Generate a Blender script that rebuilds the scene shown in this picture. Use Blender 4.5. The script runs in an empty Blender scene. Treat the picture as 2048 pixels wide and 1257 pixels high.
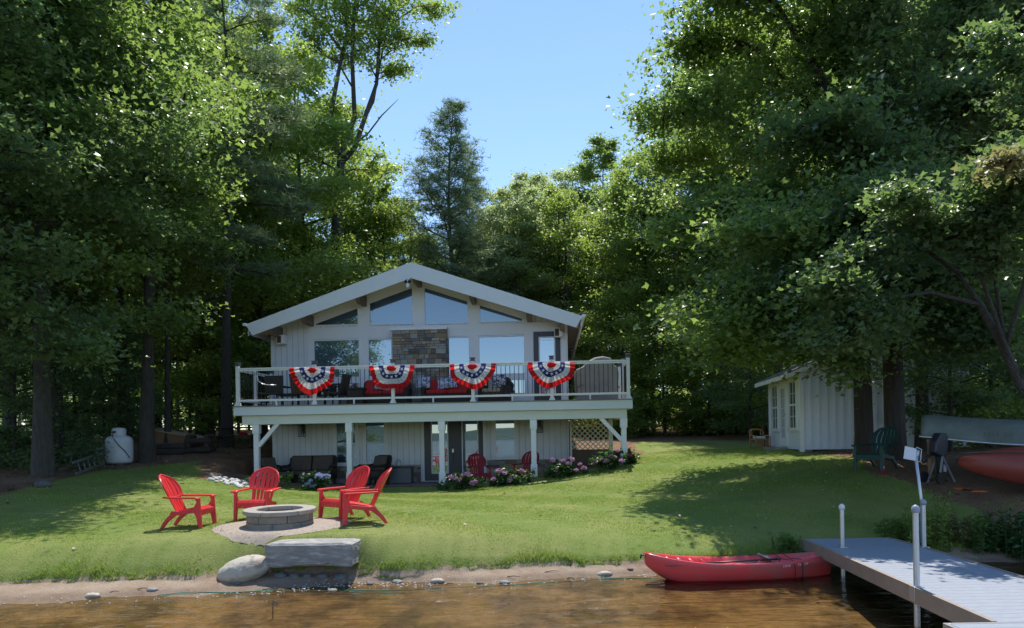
import bpy, math, random
import numpy as np
from mathutils import Vector, Matrix, Euler
R = math.radians
scene = bpy.context.scene
COL = scene.collection

# ---------------------------------------------------------------- camera, sky, sun, exposure
CAM_H = 2.1; FPX = 1460.0; ROLL = 0.0165
cam = bpy.data.objects.new('camera', bpy.data.cameras.new('camera')); COL.objects.link(cam)
cam.data.sensor_width = 36; cam.data.lens = 36 * FPX / 2048; cam.data.shift_y = 246.5 / 2048
cam.data.clip_end = 3000; cam.data.clip_start = 0.05
cam.location = (0, 0, CAM_H)
cam.rotation_euler = (Euler((math.pi / 2, 0, 0)).to_matrix() @ Matrix.Rotation(-ROLL, 3, 'Z')).to_euler()
scene.camera = cam

SUN_EL, SUN_AZ = 65.0, 9.0          # azimuth: degrees to the right of straight ahead
world = bpy.data.worlds.new('World'); scene.world = world; world.use_nodes = True
nt = world.node_tree; nt.nodes.clear()
sky = nt.nodes.new('ShaderNodeTexSky'); sky.sky_type = 'NISHITA'; sky.sun_disc = False
sky.sun_elevation = R(SUN_EL); sky.sun_rotation = R(SUN_AZ); sky.air_density = 1.0; sky.dust_density = 0.0; sky.ozone_density = 3.0
bg = nt.nodes.new('ShaderNodeBackground'); bg.inputs[1].default_value = 0.142
wo = nt.nodes.new('ShaderNodeOutputWorld')
nt.links.new(sky.outputs[0], bg.inputs[0]); nt.links.new(bg.outputs[0], wo.inputs[0])
sun = bpy.data.objects.new('sun', bpy.data.lights.new('sun', 'SUN')); COL.objects.link(sun)
sun.data.energy = 3.7; sun.data.angle = R(0.53); sun.data.color = (1.0, 0.95, 0.86)
_d = Vector((math.sin(R(SUN_AZ)) * math.cos(R(SUN_EL)), math.cos(R(SUN_AZ)) * math.cos(R(SUN_EL)), math.sin(R(SUN_EL))))
sun.rotation_euler = _d.to_track_quat('Z', 'Y').to_euler(); sun.location = (10, 30, 60)
scene.view_settings.view_transform = 'Standard'; scene.view_settings.look = 'None'
scene.view_settings.exposure = 0.66; scene.view_settings.gamma = 1.0
scene.view_settings.use_curve_mapping = False
cy = scene.cycles
cy.max_bounces = 8; cy.diffuse_bounces = 5; cy.glossy_bounces = 3; cy.transmission_bounces = 4; cy.transparent_max_bounces = 8
cy.use_denoising = True; cy.sample_clamp_indirect = 6; cy.caustics_reflective = False; cy.caustics_refractive = False

# ---------------------------------------------------------------- helpers
def tag(o, label=None, cat=None, group=None, kind=None):
    if label: o['label'] = label
    if cat: o['category'] = cat
    if group: o['group'] = group
    if kind: o['kind'] = kind
    return o

def empty(name, loc=(0, 0, 0), rz=0.0, label=None, cat=None, group=None):
    o = bpy.data.objects.new(name, None); COL.objects.link(o)
    o.location = loc; o.rotation_euler = (0, 0, rz); o.empty_display_size = 0.2
    return tag(o, label, cat, group)

def children(o, _c=[None, 0]):
    return [c for c in bpy.data.objects if c.parent == o]

def copy_tree(o, parent=None, kids=None):
    c = o.copy(); COL.objects.link(c)
    if parent: c.parent = parent
    for ch in (kids if kids is not None else children(o)):
        copy_tree(ch, c)
    return c

class MB:
    def __init__(s): s.v = []; s.f = []; s.m = []
    def add(s, vs, fs, mi=0):
        b = len(s.v); s.v.extend([tuple(p) for p in vs]); s.f.extend([tuple(i + b for i in f) for f in fs]); s.m.extend([mi] * len(fs)); return s
    def box(s, x0, x1, y0, y1, z0, z1, mi=0, M=None):
        vs = [Vector((x, y, z)) for z in (z0, z1) for y in (y0, y1) for x in (x0, x1)]
        if M is not None: vs = [M @ p for p in vs]
        return s.add(vs, [(0, 2, 3, 1), (4, 5, 7, 6), (0, 1, 5, 4), (2, 6, 7, 3), (0, 4, 6, 2), (1, 3, 7, 5)], mi)
    def bar(s, p0, p1, w, h, mi=0, up=(0, 0, 1)):
        p0 = Vector(p0); p1 = Vector(p1); d = (p1 - p0).normalized(); u = Vector(up)
        if abs(d.dot(u)) > .98: u = Vector((0, 1, 0))
        a = d.cross(u).normalized(); b = a.cross(d).normalized()
        vs = [p + a * (i * w / 2) + b * (j * h / 2) for p in (p0, p1) for j in (-1, 1) for i in (-1, 1)]
        return s.add(vs, [(0, 2, 3, 1), (4, 5, 7, 6), (0, 1, 5, 4), (2, 6, 7, 3), (0, 4, 6, 2), (1, 3, 7, 5)], mi)
    def tube(s, pts, rad, n=8, mi=0, cap=True):
        pts = [Vector(p) for p in pts]; k = len(pts)
        if not hasattr(rad, '__len__'): rad = [rad] * k
        vs = []; ref = Vector((0.13, 0.97, 0.21))
        for i, p in enumerate(pts):
            d = (pts[min(i + 1, k - 1)] - pts[max(i - 1, 0)]).normalized()
            r_ = ref if abs(d.dot(ref)) < .95 else Vector((1, 0, 0))
            a = d.cross(r_).normalized(); b = d.cross(a).normalized()
            for j in range(n):
                t = 2 * math.pi * j / n; vs.append(p + (a * math.cos(t) + b * math.sin(t)) * rad[i])
        fs = [(i * n + j, i * n + (j + 1) % n, (i + 1) * n + (j + 1) % n, (i + 1) * n + j) for i in range(k - 1) for j in range(n)]
        if cap: fs += [tuple(range(n - 1, -1, -1)), tuple(range((k - 1) * n, k * n))]
        return s.add(vs, fs, mi)
    def lathe(s, prof, n=20, mi=0, c=(0, 0, 0), M=None):
        vs = []
        for r, z in prof:
            for j in range(n):
                t = 2 * math.pi * j / n; p = Vector((c[0] + r * math.cos(t), c[1] + r * math.sin(t), c[2] + z)); vs.append(M @ p if M is not None else p)
        k = len(prof)
        fs = [(i * n + j, i * n + (j + 1) % n, (i + 1) * n + (j + 1) % n, (i + 1) * n + j) for i in range(k - 1) for j in range(n)]
        fs += [tuple(range(n - 1, -1, -1)), tuple(range((k - 1) * n, k * n))]
        return s.add(vs, fs, mi)
    def prism(s, loop, d, mi=0):
        d = Vector(d); a = [Vector(p) for p in loop]; b = [p + d for p in a]; n = len(a)
        return s.add(a + b, [tuple(range(n)), tuple(range(2 * n - 1, n - 1, -1))] + [(i, i + n, (i + 1) % n + n, (i + 1) % n) for i in range(n)], mi)
    def blob(s, c, r, seed=0, n=8, mi=0, flat=1.0, jit=.18):
        rg = random.Random(seed); vs = []; k = n
        for i in range(1, k):
            ph = math.pi * i / k
            for j in range(n):
                t = 2 * math.pi * j / n; q = 1 + rg.uniform(-jit, jit)
                vs.append((c[0] + r[0] * math.sin(ph) * math.cos(t) * q, c[1] + r[1] * math.sin(ph) * math.sin(t) * q, c[2] + r[2] * math.cos(ph) * q * flat))
        vs += [(c[0], c[1], c[2] + r[2]), (c[0], c[1], c[2] - r[2])]; T = len(vs) - 2
        fs = [(i * n + j, (i + 1) * n + j, (i + 1) * n + (j + 1) % n, i * n + (j + 1) % n) for i in range(k - 2) for j in range(n)]
        fs += [(T, j, (j + 1) % n) for j in range(n)] + [(T + 1, (k - 2) * n + (j + 1) % n, (k - 2) * n + j) for j in range(n)]
        return s.add(vs, fs, mi)
    def build(s, name, mats, parent=None, smooth=False, bevel=0, sub=0, loc=None, rz=None, auto=None):
        me = bpy.data.meshes.new(name); me.from_pydata(s.v, [], s.f)
        for m in (mats if isinstance(mats, (list, tuple)) else [mats]): me.materials.append(m)
        me.polygons.foreach_set('material_index', s.m); me.update()
        import bmesh
        bm = bmesh.new(); bm.from_mesh(me); bmesh.ops.recalc_face_normals(bm, faces=bm.faces); bm.to_mesh(me); bm.free()
        if smooth: me.polygons.foreach_set('use_smooth', [True] * len(me.polygons))
        if smooth and auto: me.set_sharp_from_angle(angle=R(auto))
        o = bpy.data.objects.new(name, me); COL.objects.link(o)
        if parent: o.parent = parent
        if loc is not None: o.location = loc
        if rz is not None: o.rotation_euler = (0, 0, rz)
        if bevel:
            b = o.modifiers.new('b', 'BEVEL'); b.width = bevel; b.segments = 2; b.limit_method = 'ANGLE'; b.angle_limit = R(40)
        if sub:
            b = o.modifiers.new('s', 'SUBSURF'); b.levels = sub; b.render_levels = sub
        return o

# ---------------------------------------------------------------- materials
def mat(name, base, rough=.7, noise=None, scale=5.0, bump=0.0, bscale=40.0, metal=0.0, spec=.5, stretch=(1, 1, 1), var=None, transl=0.0, tcol=None, coord='Object', amt=1.0, coat=0):
    m = bpy.data.materials.new(name); m.use_nodes = True; n = m.node_tree; b = n.nodes['Principled BSDF']
    b.inputs['Roughness'].default_value = rough; b.inputs['Metallic'].default_value = metal; b.inputs['Specular IOR Level'].default_value = spec
    b.inputs['Coat Weight'].default_value = coat
    tc = n.nodes.new('ShaderNodeTexCoord'); mp = n.nodes.new('ShaderNodeMapping'); mp.inputs['Scale'].default_value = stretch
    n.links.new(tc.outputs[coord], mp.inputs[0])
    col = None
    if noise is not None:
        t = n.nodes.new('ShaderNodeTexNoise'); t.inputs['Scale'].default_value = scale; t.inputs['Detail'].default_value = 6; t.inputs['Roughness'].default_value = .65
        n.links.new(mp.outputs[0], t.inputs['Vector'])
        r = n.nodes.new('ShaderNodeValToRGB'); r.color_ramp.elements[0].position = .5 - .22 * amt; r.color_ramp.elements[1].position = .5 + .22 * amt
        r.color_ramp.elements[0].color = (*base, 1); r.color_ramp.elements[1].color = (*noise, 1)
        n.links.new(t.outputs['Fac'], r.inputs[0]); col = r.outputs[0]
        if var is not None:
            t2 = n.nodes.new('ShaderNodeTexNoise'); t2.inputs['Scale'].default_value = var[1]; t2.inputs['Detail'].default_value = 2; n.links.new(mp.outputs[0], t2.inputs['Vector'])
            r2 = n.nodes.new('ShaderNodeValToRGB'); r2.color_ramp.elements[0].position = .52; r2.color_ramp.elements[1].position = .66; n.links.new(t2.outputs['Fac'], r2.inputs[0])
            mx = n.nodes.new('ShaderNodeMix'); mx.data_type = 'RGBA'; mx.inputs[7].default_value = (*var[0], 1); n.links.new(r2.outputs[0], mx.inputs[0]); n.links.new(col, mx.inputs[6]); col = mx.outputs[2]
        n.links.new(col, b.inputs['Base Color'])
    else: b.inputs['Base Color'].default_value = (*base, 1)
    if bump:
        t3 = n.nodes.new('ShaderNodeTexNoise'); t3.inputs['Scale'].default_value = bscale; t3.inputs['Detail'].default_value = 5; n.links.new(mp.outputs[0], t3.inputs['Vector'])
        bp = n.nodes.new('ShaderNodeBump'); bp.inputs['Strength'].default_value = bump; bp.inputs['Distance'].default_value = .07 if 'bark' in name else .02
        n.links.new(t3.outputs['Fac'], bp.inputs['Height']); n.links.new(bp.outputs[0], b.inputs['Normal'])
    if transl:
        tr = n.nodes.new('ShaderNodeBsdfTranslucent'); ms = n.nodes.new('ShaderNodeMixShader'); ms.inputs[0].default_value = transl
        if tcol is not None: tr.inputs[0].default_value = (*tcol, 1)
        elif col is not None: n.links.new(col, tr.inputs[0])
        else: tr.inputs[0].default_value = (*base, 1)
        n.links.new(b.outputs[0], ms.inputs[1]); n.links.new(tr.outputs[0], ms.inputs[2]); n.links.new(ms.outputs[0], n.nodes['Material Output'].inputs[0])
    return m

def leafmat(name, a, b_, tc, rough=.42, spec=.5, transl=.4, scale=.9):
    """leaf: two greens in patches, each leaf a little different, light passes through"""
    m = bpy.data.materials.new(name); m.use_nodes = True; n = m.node_tree; b = n.nodes['Principled BSDF']
    b.inputs['Roughness'].default_value = rough; b.inputs['Specular IOR Level'].default_value = spec
    at = n.nodes.new('ShaderNodeAttribute'); at.attribute_name = 'leafvar'
    tcn = n.nodes.new('ShaderNodeTexCoord'); t = n.nodes.new('ShaderNodeTexNoise'); t.inputs['Scale'].default_value = scale; t.inputs['Detail'].default_value = 2
    n.links.new(tcn.outputs['Object'], t.inputs['Vector'])
    ad = n.nodes.new('ShaderNodeMath'); ad.operation = 'MULTIPLY_ADD'; ad.inputs[1].default_value = .75; n.links.new(at.outputs['Fac'], ad.inputs[0])
    sb = n.nodes.new('ShaderNodeMath'); sb.operation = 'MULTIPLY_ADD'; sb.inputs[1].default_value = 1.6; sb.inputs[2].default_value = -.68; n.links.new(t.outputs['Fac'], sb.inputs[0]); n.links.new(sb.outputs[0], ad.inputs[2])
    r = n.nodes.new('ShaderNodeValToRGB'); r.color_ramp.elements[0].position = .1; r.color_ramp.elements[1].position = .9
    r.color_ramp.elements[0].color = (*a, 1); r.color_ramp.elements[1].color = (*b_, 1); n.links.new(ad.outputs[0], r.inputs[0]); n.links.new(r.outputs[0], b.inputs['Base Color'])
    tr = n.nodes.new('ShaderNodeBsdfTranslucent'); ms = n.nodes.new('ShaderNodeMixShader'); ms.inputs[0].default_value = transl
    mx = n.nodes.new('ShaderNodeMix'); mx.data_type = 'RGBA'; mx.inputs[0].default_value = .75; mx.inputs[7].default_value = (*tc, 1); n.links.new(r.outputs[0], mx.inputs[6]); n.links.new(mx.outputs[2], tr.inputs[0])
    n.links.new(b.outputs[0], ms.inputs[1]); n.links.new(tr.outputs[0], ms.inputs[2]); n.links.new(ms.outputs[0], n.nodes['Material Output'].inputs[0])
    return m

def glassmat(name, tint, refl=.5, rough=.01):
    m = bpy.data.materials.new(name); m.use_nodes = True; n = m.node_tree; b = n.nodes['Principled BSDF']
    b.inputs['Base Color'].default_value = (*tint, 1); b.inputs['Roughness'].default_value = .2
    g = n.nodes.new('ShaderNodeBsdfGlossy'); g.inputs['Roughness'].default_value = rough; g.inputs['Color'].default_value = (.70, .84, 1, 1)
    ms = n.nodes.new('ShaderNodeMixShader'); ms.inputs[0].default_value = refl
    n.links.new(b.outputs[0], ms.inputs[1]); n.links.new(g.outputs[0], ms.inputs[2]); n.links.new(ms.outputs[0], n.nodes['Material Output'].inputs[0])
    return m

def grooved(name, base, pitch=.2, rough=.6):
    """painted vertical board siding: a real groove between boards as bump, faint board-to-board tone"""
    m = bpy.data.materials.new(name); m.use_nodes = True; n = m.node_tree; b = n.nodes['Principled BSDF']; b.inputs['Roughness'].default_value = rough
    tc = n.nodes.new('ShaderNodeTexCoord'); sx = n.nodes.new('ShaderNodeSeparateXYZ'); n.links.new(tc.outputs['Object'], sx.inputs[0])
    ad = n.nodes.new('ShaderNodeMath'); ad.operation = 'ADD'; n.links.new(sx.outputs[0], ad.inputs[0]); n.links.new(sx.outputs[1], ad.inputs[1])
    dv = n.nodes.new('ShaderNodeMath'); dv.operation = 'DIVIDE'; dv.inputs[1].default_value = pitch; n.links.new(ad.outputs[0], dv.inputs[0])
    fr = n.nodes.new('ShaderNodeMath'); fr.operation = 'FRACT'; n.links.new(dv.outputs[0], fr.inputs[0])
    r = n.nodes.new('ShaderNodeValToRGB'); e = r.color_ramp.elements; e[0].position = 0; e[0].color = (0, 0, 0, 1); e[1].position = .09; e[1].color = (1, 1, 1, 1)
    x = r.color_ramp.elements.new(.95); x.color = (1, 1, 1, 1); x = r.color_ramp.elements.new(1.0); x.color = (0, 0, 0, 1); n.links.new(fr.outputs[0], r.inputs[0])
    t = n.nodes.new('ShaderNodeTexNoise'); t.inputs['Scale'].default_value = 1.7; t.inputs['Detail'].default_value = 8; n.links.new(tc.outputs['Object'], t.inputs['Vector'])
    c = n.nodes.new('ShaderNodeValToRGB'); c.color_ramp.elements[0].color = (*[q * .9 for q in base], 1); c.color_ramp.elements[1].color = (*base, 1); c.color_ramp.elements[0].position = .35; c.color_ramp.elements[1].position = .6; n.links.new(t.outputs['Fac'], c.inputs[0])
    mx = n.nodes.new('ShaderNodeMix'); mx.data_type = 'RGBA'; mx.inputs[6].default_value = (*[q * .55 for q in base], 1); n.links.new(r.outputs[0], mx.inputs[0]); n.links.new(c.outputs[0], mx.inputs[7]); n.links.new(mx.outputs[2], b.inputs['Base Color'])
    bp = n.nodes.new('ShaderNodeBump'); bp.inputs['Strength'].default_value = .6; bp.inputs['Distance'].default_value = .01; n.links.new(r.outputs[0], bp.inputs['Height']); n.links.new(bp.outputs[0], b.inputs['Normal'])
    return m

M = {}
M['white'] = mat('white_paint', (.76, .79, .84), .5, (.80, .83, .88), 3, .1, 30)
M['trim'] = mat('white_trim', (.82, .82, .87), .45, (.86, .86, .90), 2.2)
M['shedwhite'] = mat('shed_paint', (.72, .77, .86), .55, (.78, .82, .90), 3, .1, 30)
M['siding'] = grooved('white_siding', (.80, .82, .87))
M['fascia'] = mat('deck_fascia_paint', (.68, .73, .78), .55, (.72, .77, .82), 2.5, .1, 20)
M['beam'] = mat('porch_beam_paint', (.68, .72, .68), .6, (.74, .77, .74), 2.5)
M['rail'] = mat('white_railing', (.80, .81, .82), .35)
M['soffit'] = mat('soffit', (.60, .55, .50), .7, (.66, .60, .55), 2)
M['woodbeam'] = mat('weathered_beam', (.17, .13, .10), .8, (.24, .19, .15), 9, .3, 30, stretch=(1, .2, 1))
M['black'] = mat('black_metal', (.015, .015, .018), .4)
M['navy'] = mat('dark_door_paint', (.028, .030, .045), .4, (.036, .038, .055), 4)
M['capgrey'] = mat('dark_post_cap', (.10, .11, .13), .4)
M['shingle'] = mat('roof_shingle', (.12, .12, .12), .9, (.2, .19, .18), 30, .4, 60)
M['glass'] = glassmat('window_glass', (.05, .09, .15), .30)
M['glassgable'] = glassmat('gable_glass', (.015, .045, .07), .20)
M['glassblind'] = glassmat('window_glass_over_blind', (.23, .29, .37), .32)
M['glassdark'] = glassmat('dark_window_glass', (.03, .05, .06), .34)
M['concrete'] = mat('concrete', (.22, .22, .22), .85, (.32, .31, .30), 6, .3, 60)
M['decking'] = mat('grey_decking', (.20, .20, .20), .8, (.27, .26, .25), 12, stretch=(.2, 1, 1))
M['wicker'] = mat('dark_wicker', (.018, .014, .012), .55, (.045, .034, .028), 60, .6, 120)
M['wickerbrown'] = mat('brown_wicker', (.045, .032, .025), .6, (.09, .066, .05), 60, .6, 120)
M['cushionbrown'] = mat('brown_cushion', (.10, .08, .065), .9, (.14, .11, .09), 8, .2, 60)
M['cushionred'] = mat('red_cushion', (.55, .02, .025), .8, (.62, .03, .03), 6, .2, 60)
M['pillowwhite'] = mat('patterned_pillow', (.75, .76, .80), .85, (.12, .16, .35), 14, amt=.35)
M['pillowflag'] = mat('starry_pillow', (.03, .035, .09), .85, (.7, .7, .72), 16, amt=.25)
M['pillowtan'] = mat('tan_cushion', (.42, .35, .26), .9, (.5, .42, .32), 9)
M['cover'] = mat('grill_cover_fabric', (.27, .25, .24), .8, (.34, .32, .30), 3, .4, 12)
M['red'] = mat('red_resin', (.72, .035, .04), .38, (.80, .06, .06), 3, transl=.12, tcol=(.9, .05, .03))
M['redshade'] = mat('red_resin_shaded', (.27, .010, .022), .5, (.32, .013, .026), 4)  # darker copy of the red resin, porch shade put into its colour
M['green'] = mat('green_resin', (.008, .045, .042), .5, (.012, .06, .055), 4)
M['bred'] = mat('bunting_red', (.62, .012, .02), .75, transl=.35, tcol=(.95, .03, .03))
M['bwhite'] = mat('bunting_white', (.78, .78, .82), .75, transl=.3, tcol=(.85, .85, .85))
M['bblue'] = mat('bunting_blue', (.02, .03, .17), .75, transl=.2, tcol=(.04, .05, .4))
M['alu'] = mat('aluminium', (.48, .50, .54), .38, (.56, .58, .62), 8, .1, 60, metal=.75)
M['alutan'] = mat('dock_side_aluminium', (.30, .25, .21), .5, (.40, .33, .28), 5, .1, 40, metal=.35)
M['galv'] = mat('ladder_aluminium', (.22, .23, .24), .5, (.3, .31, .32), 20, metal=.6)
M['dock'] = mat('dock_decking', (.22, .25, .30), .6, (.34, .37, .42), 7, .3, 80, stretch=(1, 8, 1))
M['kred'] = mat('red_kayak_plastic', (.76, .075, .085), .28, (.68, .08, .085), 2.2, .05, 20, var=((.50, .12, .11), 3.2))
M['kredin'] = mat('red_kayak_cockpit', (.80, .10, .11), .3, (.84, .12, .12), 2.2)
M['cred'] = mat('faded_red_canoe', (.24, .045, .03), .45, (.32, .06, .045), 3, .1, 20)
M['boat'] = mat('aluminium_boat_hull', (.13, .15, .12), .6, (.20, .23, .21), 4, .1, 20, metal=.2)
M['orange'] = mat('orange_plastic', (.7, .14, .02), .5)
M['rope'] = mat('green_rope', (.03, .30, .22), .8)
M['darkrope'] = mat('dark_cord', (.03, .03, .04), .8)
M['tank'] = mat('propane_tank_paint', (.55, .58, .62), .45, (.62, .65, .70), 3)
M['wood'] = mat('weathered_planks', (.20, .11, .06), .8, (.30, .18, .10), 6, .3, 30, stretch=(.3, 1, 4))
M['woodlight'] = mat('pale_lumber', (.42, .28, .17), .8, (.50, .34, .21), 6, .2, 30)
M['wooddark'] = mat('dark_old_timber', (.035, .028, .024), .9, (.07, .055, .045), 9, .4, 30)
M['cane'] = mat('rusty_cane', (.38, .19, .08), .6, (.50, .27, .12), 9)
M['rock'] = mat('granite_block', (.21, .20, .195), .85, (.34, .33, .315), 5, .9, 20, var=((.40, .38, .36), 9), stretch=(.6, 1, 2.2))
M['rockpale'] = mat('pale_granite', (.42, .38, .32), .85, (.52, .47, .40), 6, .6, 18, var=((.30, .25, .20), 5))
M['rockwhite'] = mat('white_riprap', (.50, .50, .50), .85, (.62, .61, .60), 6, .6, 18)
M['rockdark'] = mat('dark_stone', (.10, .10, .11), .85, (.17, .165, .16), 6, .6, 18)
M['pit'] = mat('fire_pit_block', (.24, .20, .16), .9, (.37, .30, .235), 6, .9, 25, var=((.20, .19, .17), 3))
M['pitcap'] = mat('fire_pit_cap', (.30, .27, .235), .9, (.40, .36, .315), 7, .5, 25)
M['ash'] = mat('ash', (.05, .05, .05), .95, (.12, .115, .11), 20, .5, 60)
M['gravel'] = mat('pea_gravel', (.34, .27, .22), .95, (.50, .42, .35), 60, .8, 140)
M['lattice'] = mat('lattice_cream', (.70, .66, .52), .6)
M['browndark'] = mat('brown_skirt_board', (.10, .07, .05), .8, (.14, .10, .075), 6)
for k_, c_ in enumerate([(.17, .16, .15), (.25, .24, .23), (.31, .30, .28), (.27, .20, .13), (.21, .15, .11), (.36, .33, .29), (.11, .105, .105), (.33, .25, .17)]):
    M['st%d' % k_] = mat('ledge_stone', c_, .85, tuple(q * 1.3 for q in c_), 9, .6, 25)
M['mortar'] = mat('mortar', (.12, .115, .11), .9)
M['bark'] = mat('bark', (.042, .036, .031), .95, (.095, .084, .073), 6, 1.0, 14, stretch=(3, 3, .5))
M['barkgrey'] = mat('grey_bark', (.055, .050, .044), .95, (.135, .125, .110), 7, 1.0, 14, stretch=(3, 3, .6))
M['barkcedar'] = mat('shaggy_bark', (.050, .042, .036), .95, (.11, .092, .078), 5, 1.0, 20, stretch=(5, 5, .35))
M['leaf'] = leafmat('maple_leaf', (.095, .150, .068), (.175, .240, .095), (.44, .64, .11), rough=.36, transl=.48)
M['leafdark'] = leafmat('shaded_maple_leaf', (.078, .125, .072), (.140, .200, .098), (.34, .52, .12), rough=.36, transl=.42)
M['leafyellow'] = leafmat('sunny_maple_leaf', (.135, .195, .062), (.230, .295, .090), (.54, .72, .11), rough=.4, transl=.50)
M['leafpale'] = leafmat('pale_poplar_leaf', (.180, .235, .130), (.285, .330, .195), (.66, .80, .30), rough=.36, transl=.55)
M['leafred'] = leafmat('reddish_maple_leaf', (.17, .16, .08), (.27, .24, .12), (.55, .55, .18), transl=.4)
M['needle'] = leafmat('pine_needle', (.135, .205, .105), (.225, .300, .165), (.30, .44, .15), transl=.3, rough=.5)
M['hydleaf'] = leafmat('hydrangea_leaf', (.030, .075, .026), (.060, .130, .040), (.16, .36, .05), transl=.3, scale=5)
M['weed'] = leafmat('weed_leaf', (.070, .125, .035), (.14, .21, .06), (.40, .60, .08), transl=.4, scale=4)
M['blade'] = leafmat('grass_blade', (.145, .245, .045), (.320, .375, .110), (.54, .70, .12), transl=.38, scale=.8, rough=.55, spec=.3)
M['petalpink'] = mat('pink_petals', (.60, .30, .55), .7, (.72, .42, .62), 20, transl=.2)
M['petalblue'] = mat('blue_petals', (.36, .40, .68), .7, (.50, .52, .78), 20, transl=.2)
M['petalred'] = mat('red_petals', (.62, .08, .16), .7, (.7, .14, .2), 20, transl=.2)
M['sign'] = mat('white_plastic', (.72, .74, .78), .4)
M['lampglass'] = glassmat('lantern_glass', (.35, .38, .40), .25)
# ---------------------------------------------------------------- terrain
HO = (0.0, 21.9); HA = R(3.1)          # house frame: origin of the deck front, turned a little
def to_house(x, y):
    dx = x - HO[0]; dy = y - HO[1]
    return dx * math.cos(HA) - dy * math.sin(HA), dx * math.sin(HA) + dy * math.cos(HA)
def from_house(s, t):
    return HO[0] + s * math.cos(HA) + t * math.sin(HA), HO[1] - s * math.sin(HA) + t * math.cos(HA)

SH_X = [-60, -25, -12, -6.6, -3.7, -2.4, -.2, 2.1, 5, 8, 14, 25, 60]
SH_Y = [8, 8.6, 9.2, 9.75, 10.22, 10.72, 10.6, 11.0, 11.3, 11.55, 11.9, 12, 11]
GR_X = [-60, -25, -12, -7.3, -4.6, -4.35, -3.75, -2.42, -2.3, -1.7, 1.35, 4.7, 8, 14, 25, 60]
GR_Y = [9, 9.6, 10.0, 10.42, 10.66, 10.86, 10.95, 10.95, 10.85, 10.9, 11.25, 11.62, 11.95, 12.2, 12.3, 11.5]
CP = np.array([(-20, 13, .9), (-8, 12.5, .60), (-11.2, 16, .92), (-13, 20, 1.3), (-12.2, 22.6, 1.5), (-25, 22, 1.8), (-9.7, 24, 1.62), (-6.6, 12.3, .64),
    (-4.5, 12.2, .68), (-3.85, 12.1, .69), (-2.5, 12.3, .69), (-4, 13.4, .70), (-1.5, 12.2, .66), (-8.2, 20.6, 1.02), (-7.2, 21.6, .80), (-4, 20.5, .62), (-2, 21, .60), (.6, 21.4, .86), (1.8, 21.5, 1.02), (3.4, 21.3, 1.22),
    (-6, 17, .78), (-2, 17, .66), (2, 17, .74), (5, 17, .95), (4.8, 21.5, 1.35), (5, 26, 1.68), (5, 29, 1.84), (9, 28, 1.82), (8, 20.3, 1.56), (11, 20, 1.6), (8.3, 24, 1.66), (7.7, 15.4, 1.3),
    (5, 13.5, .62), (9.2, 13.6, 1.02), (8, 12.8, .70), (6.5, 13, .58), (2, 12.3, .46), (2, 13.5, .6), (14, 14, 1.3), (20, 20, 2.0), (30, 30, 2.4), (14, 28, 2.1), (-14, 28, 1.95), (-9, 30, 1.9), (-9, 26.5, 1.78),
    (-30, 30, 2.3), (-3, 30, 1.9), (-3, 38, 2.1), (8, 40, 2.3), (-15, 40, 2.4), (20, 42, 2.6), (-30, 50, 2.9), (0, 50, 2.7), (30, 50, 3.0), (0, 62, 3.0), (30, 16, 2.0), (-30, 14, 1.6)])
def _tps(P, Q):
    d = np.sqrt(((P[:, None, :] - Q[None, :, :]) ** 2).sum(-1)) + 1e-9
    return d * d * np.log(d)
_n = len(CP); _A = np.zeros((_n + 3, _n + 3)); _A[:_n, :_n] = _tps(CP[:, :2], CP[:, :2]) + np.eye(_n) * .6
_A[:_n, _n] = 1; _A[:_n, _n + 1:] = CP[:, :2]; _A[_n, :_n] = 1; _A[_n + 1:, :_n] = CP[:, :2].T
_W = np.linalg.solve(_A, np.concatenate([CP[:, 2], np.zeros(3)]))
def ygr(x): return np.interp(x, GR_X, GR_Y) + .04 * np.sin(x * 4.3) + .03 * np.sin(x * 11) + .05 * np.sin(x * 1.9 + .7) + .02 * np.sin(x * 23)
def ground(x, y, cut=True):
    x = np.atleast_1d(np.asarray(x, float)).ravel(); y = np.atleast_1d(np.asarray(y, float)).ravel()
    xc = np.clip(x, -32, 32); yc = np.clip(y, 10.5, 62)
    z = np.empty(len(x))
    for i in range(0, len(x), 20000):
        Q = np.stack([xc[i:i + 20000], yc[i:i + 20000]], 1)
        z[i:i + 20000] = _tps(Q, CP[:, :2]) @ _W[:_n] + _W[_n] + Q @ _W[_n + 1:]
    ys = np.interp(x, SH_X, SH_Y) + .05 * np.sin(x * 3.1) + .03 * np.sin(x * 7.7 + 1); yg = ygr(x)
    d = y - ys; w = np.maximum(yg - ys, .25)
    sand = np.where(d < 0, np.maximum(d * .10, -.9) , d / w * .13)
    g = y - yg; bl = np.clip(g / np.interp(x, [-4.5, -3.75, -2.3, -1.7], [.85, .32, .32, .85]), 0, 1); bl = bl * (2 - bl)
    lawn = .17 + .035 * np.clip(g / .05, 0, 1) + (z - .205) * bl
    out = np.where(g < 0, sand, np.maximum(lawn, .17))
    if cut:
        s, t = to_house(x, y)
        inn = (s > -8.75) & (s < 1.75) & (t > .02) & (t < 12.2)
        out = np.where(inn, np.minimum(out, .58), out)
        inn2 = (s >= 1.75) & (s < 3.8) & (t > .25) & (t < 2.8)
        out = np.where(inn2, np.minimum(out, 1.12), out)
    return out
def gz(x, y): return float(ground([x], [y])[0])
def P(px, D, py=None):
    """ground point seen in picture column px at depth D"""
    x = ((px - 1024) * math.cos(ROLL)) * D / FPX
    return (x, D, gz(x, D))

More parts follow.
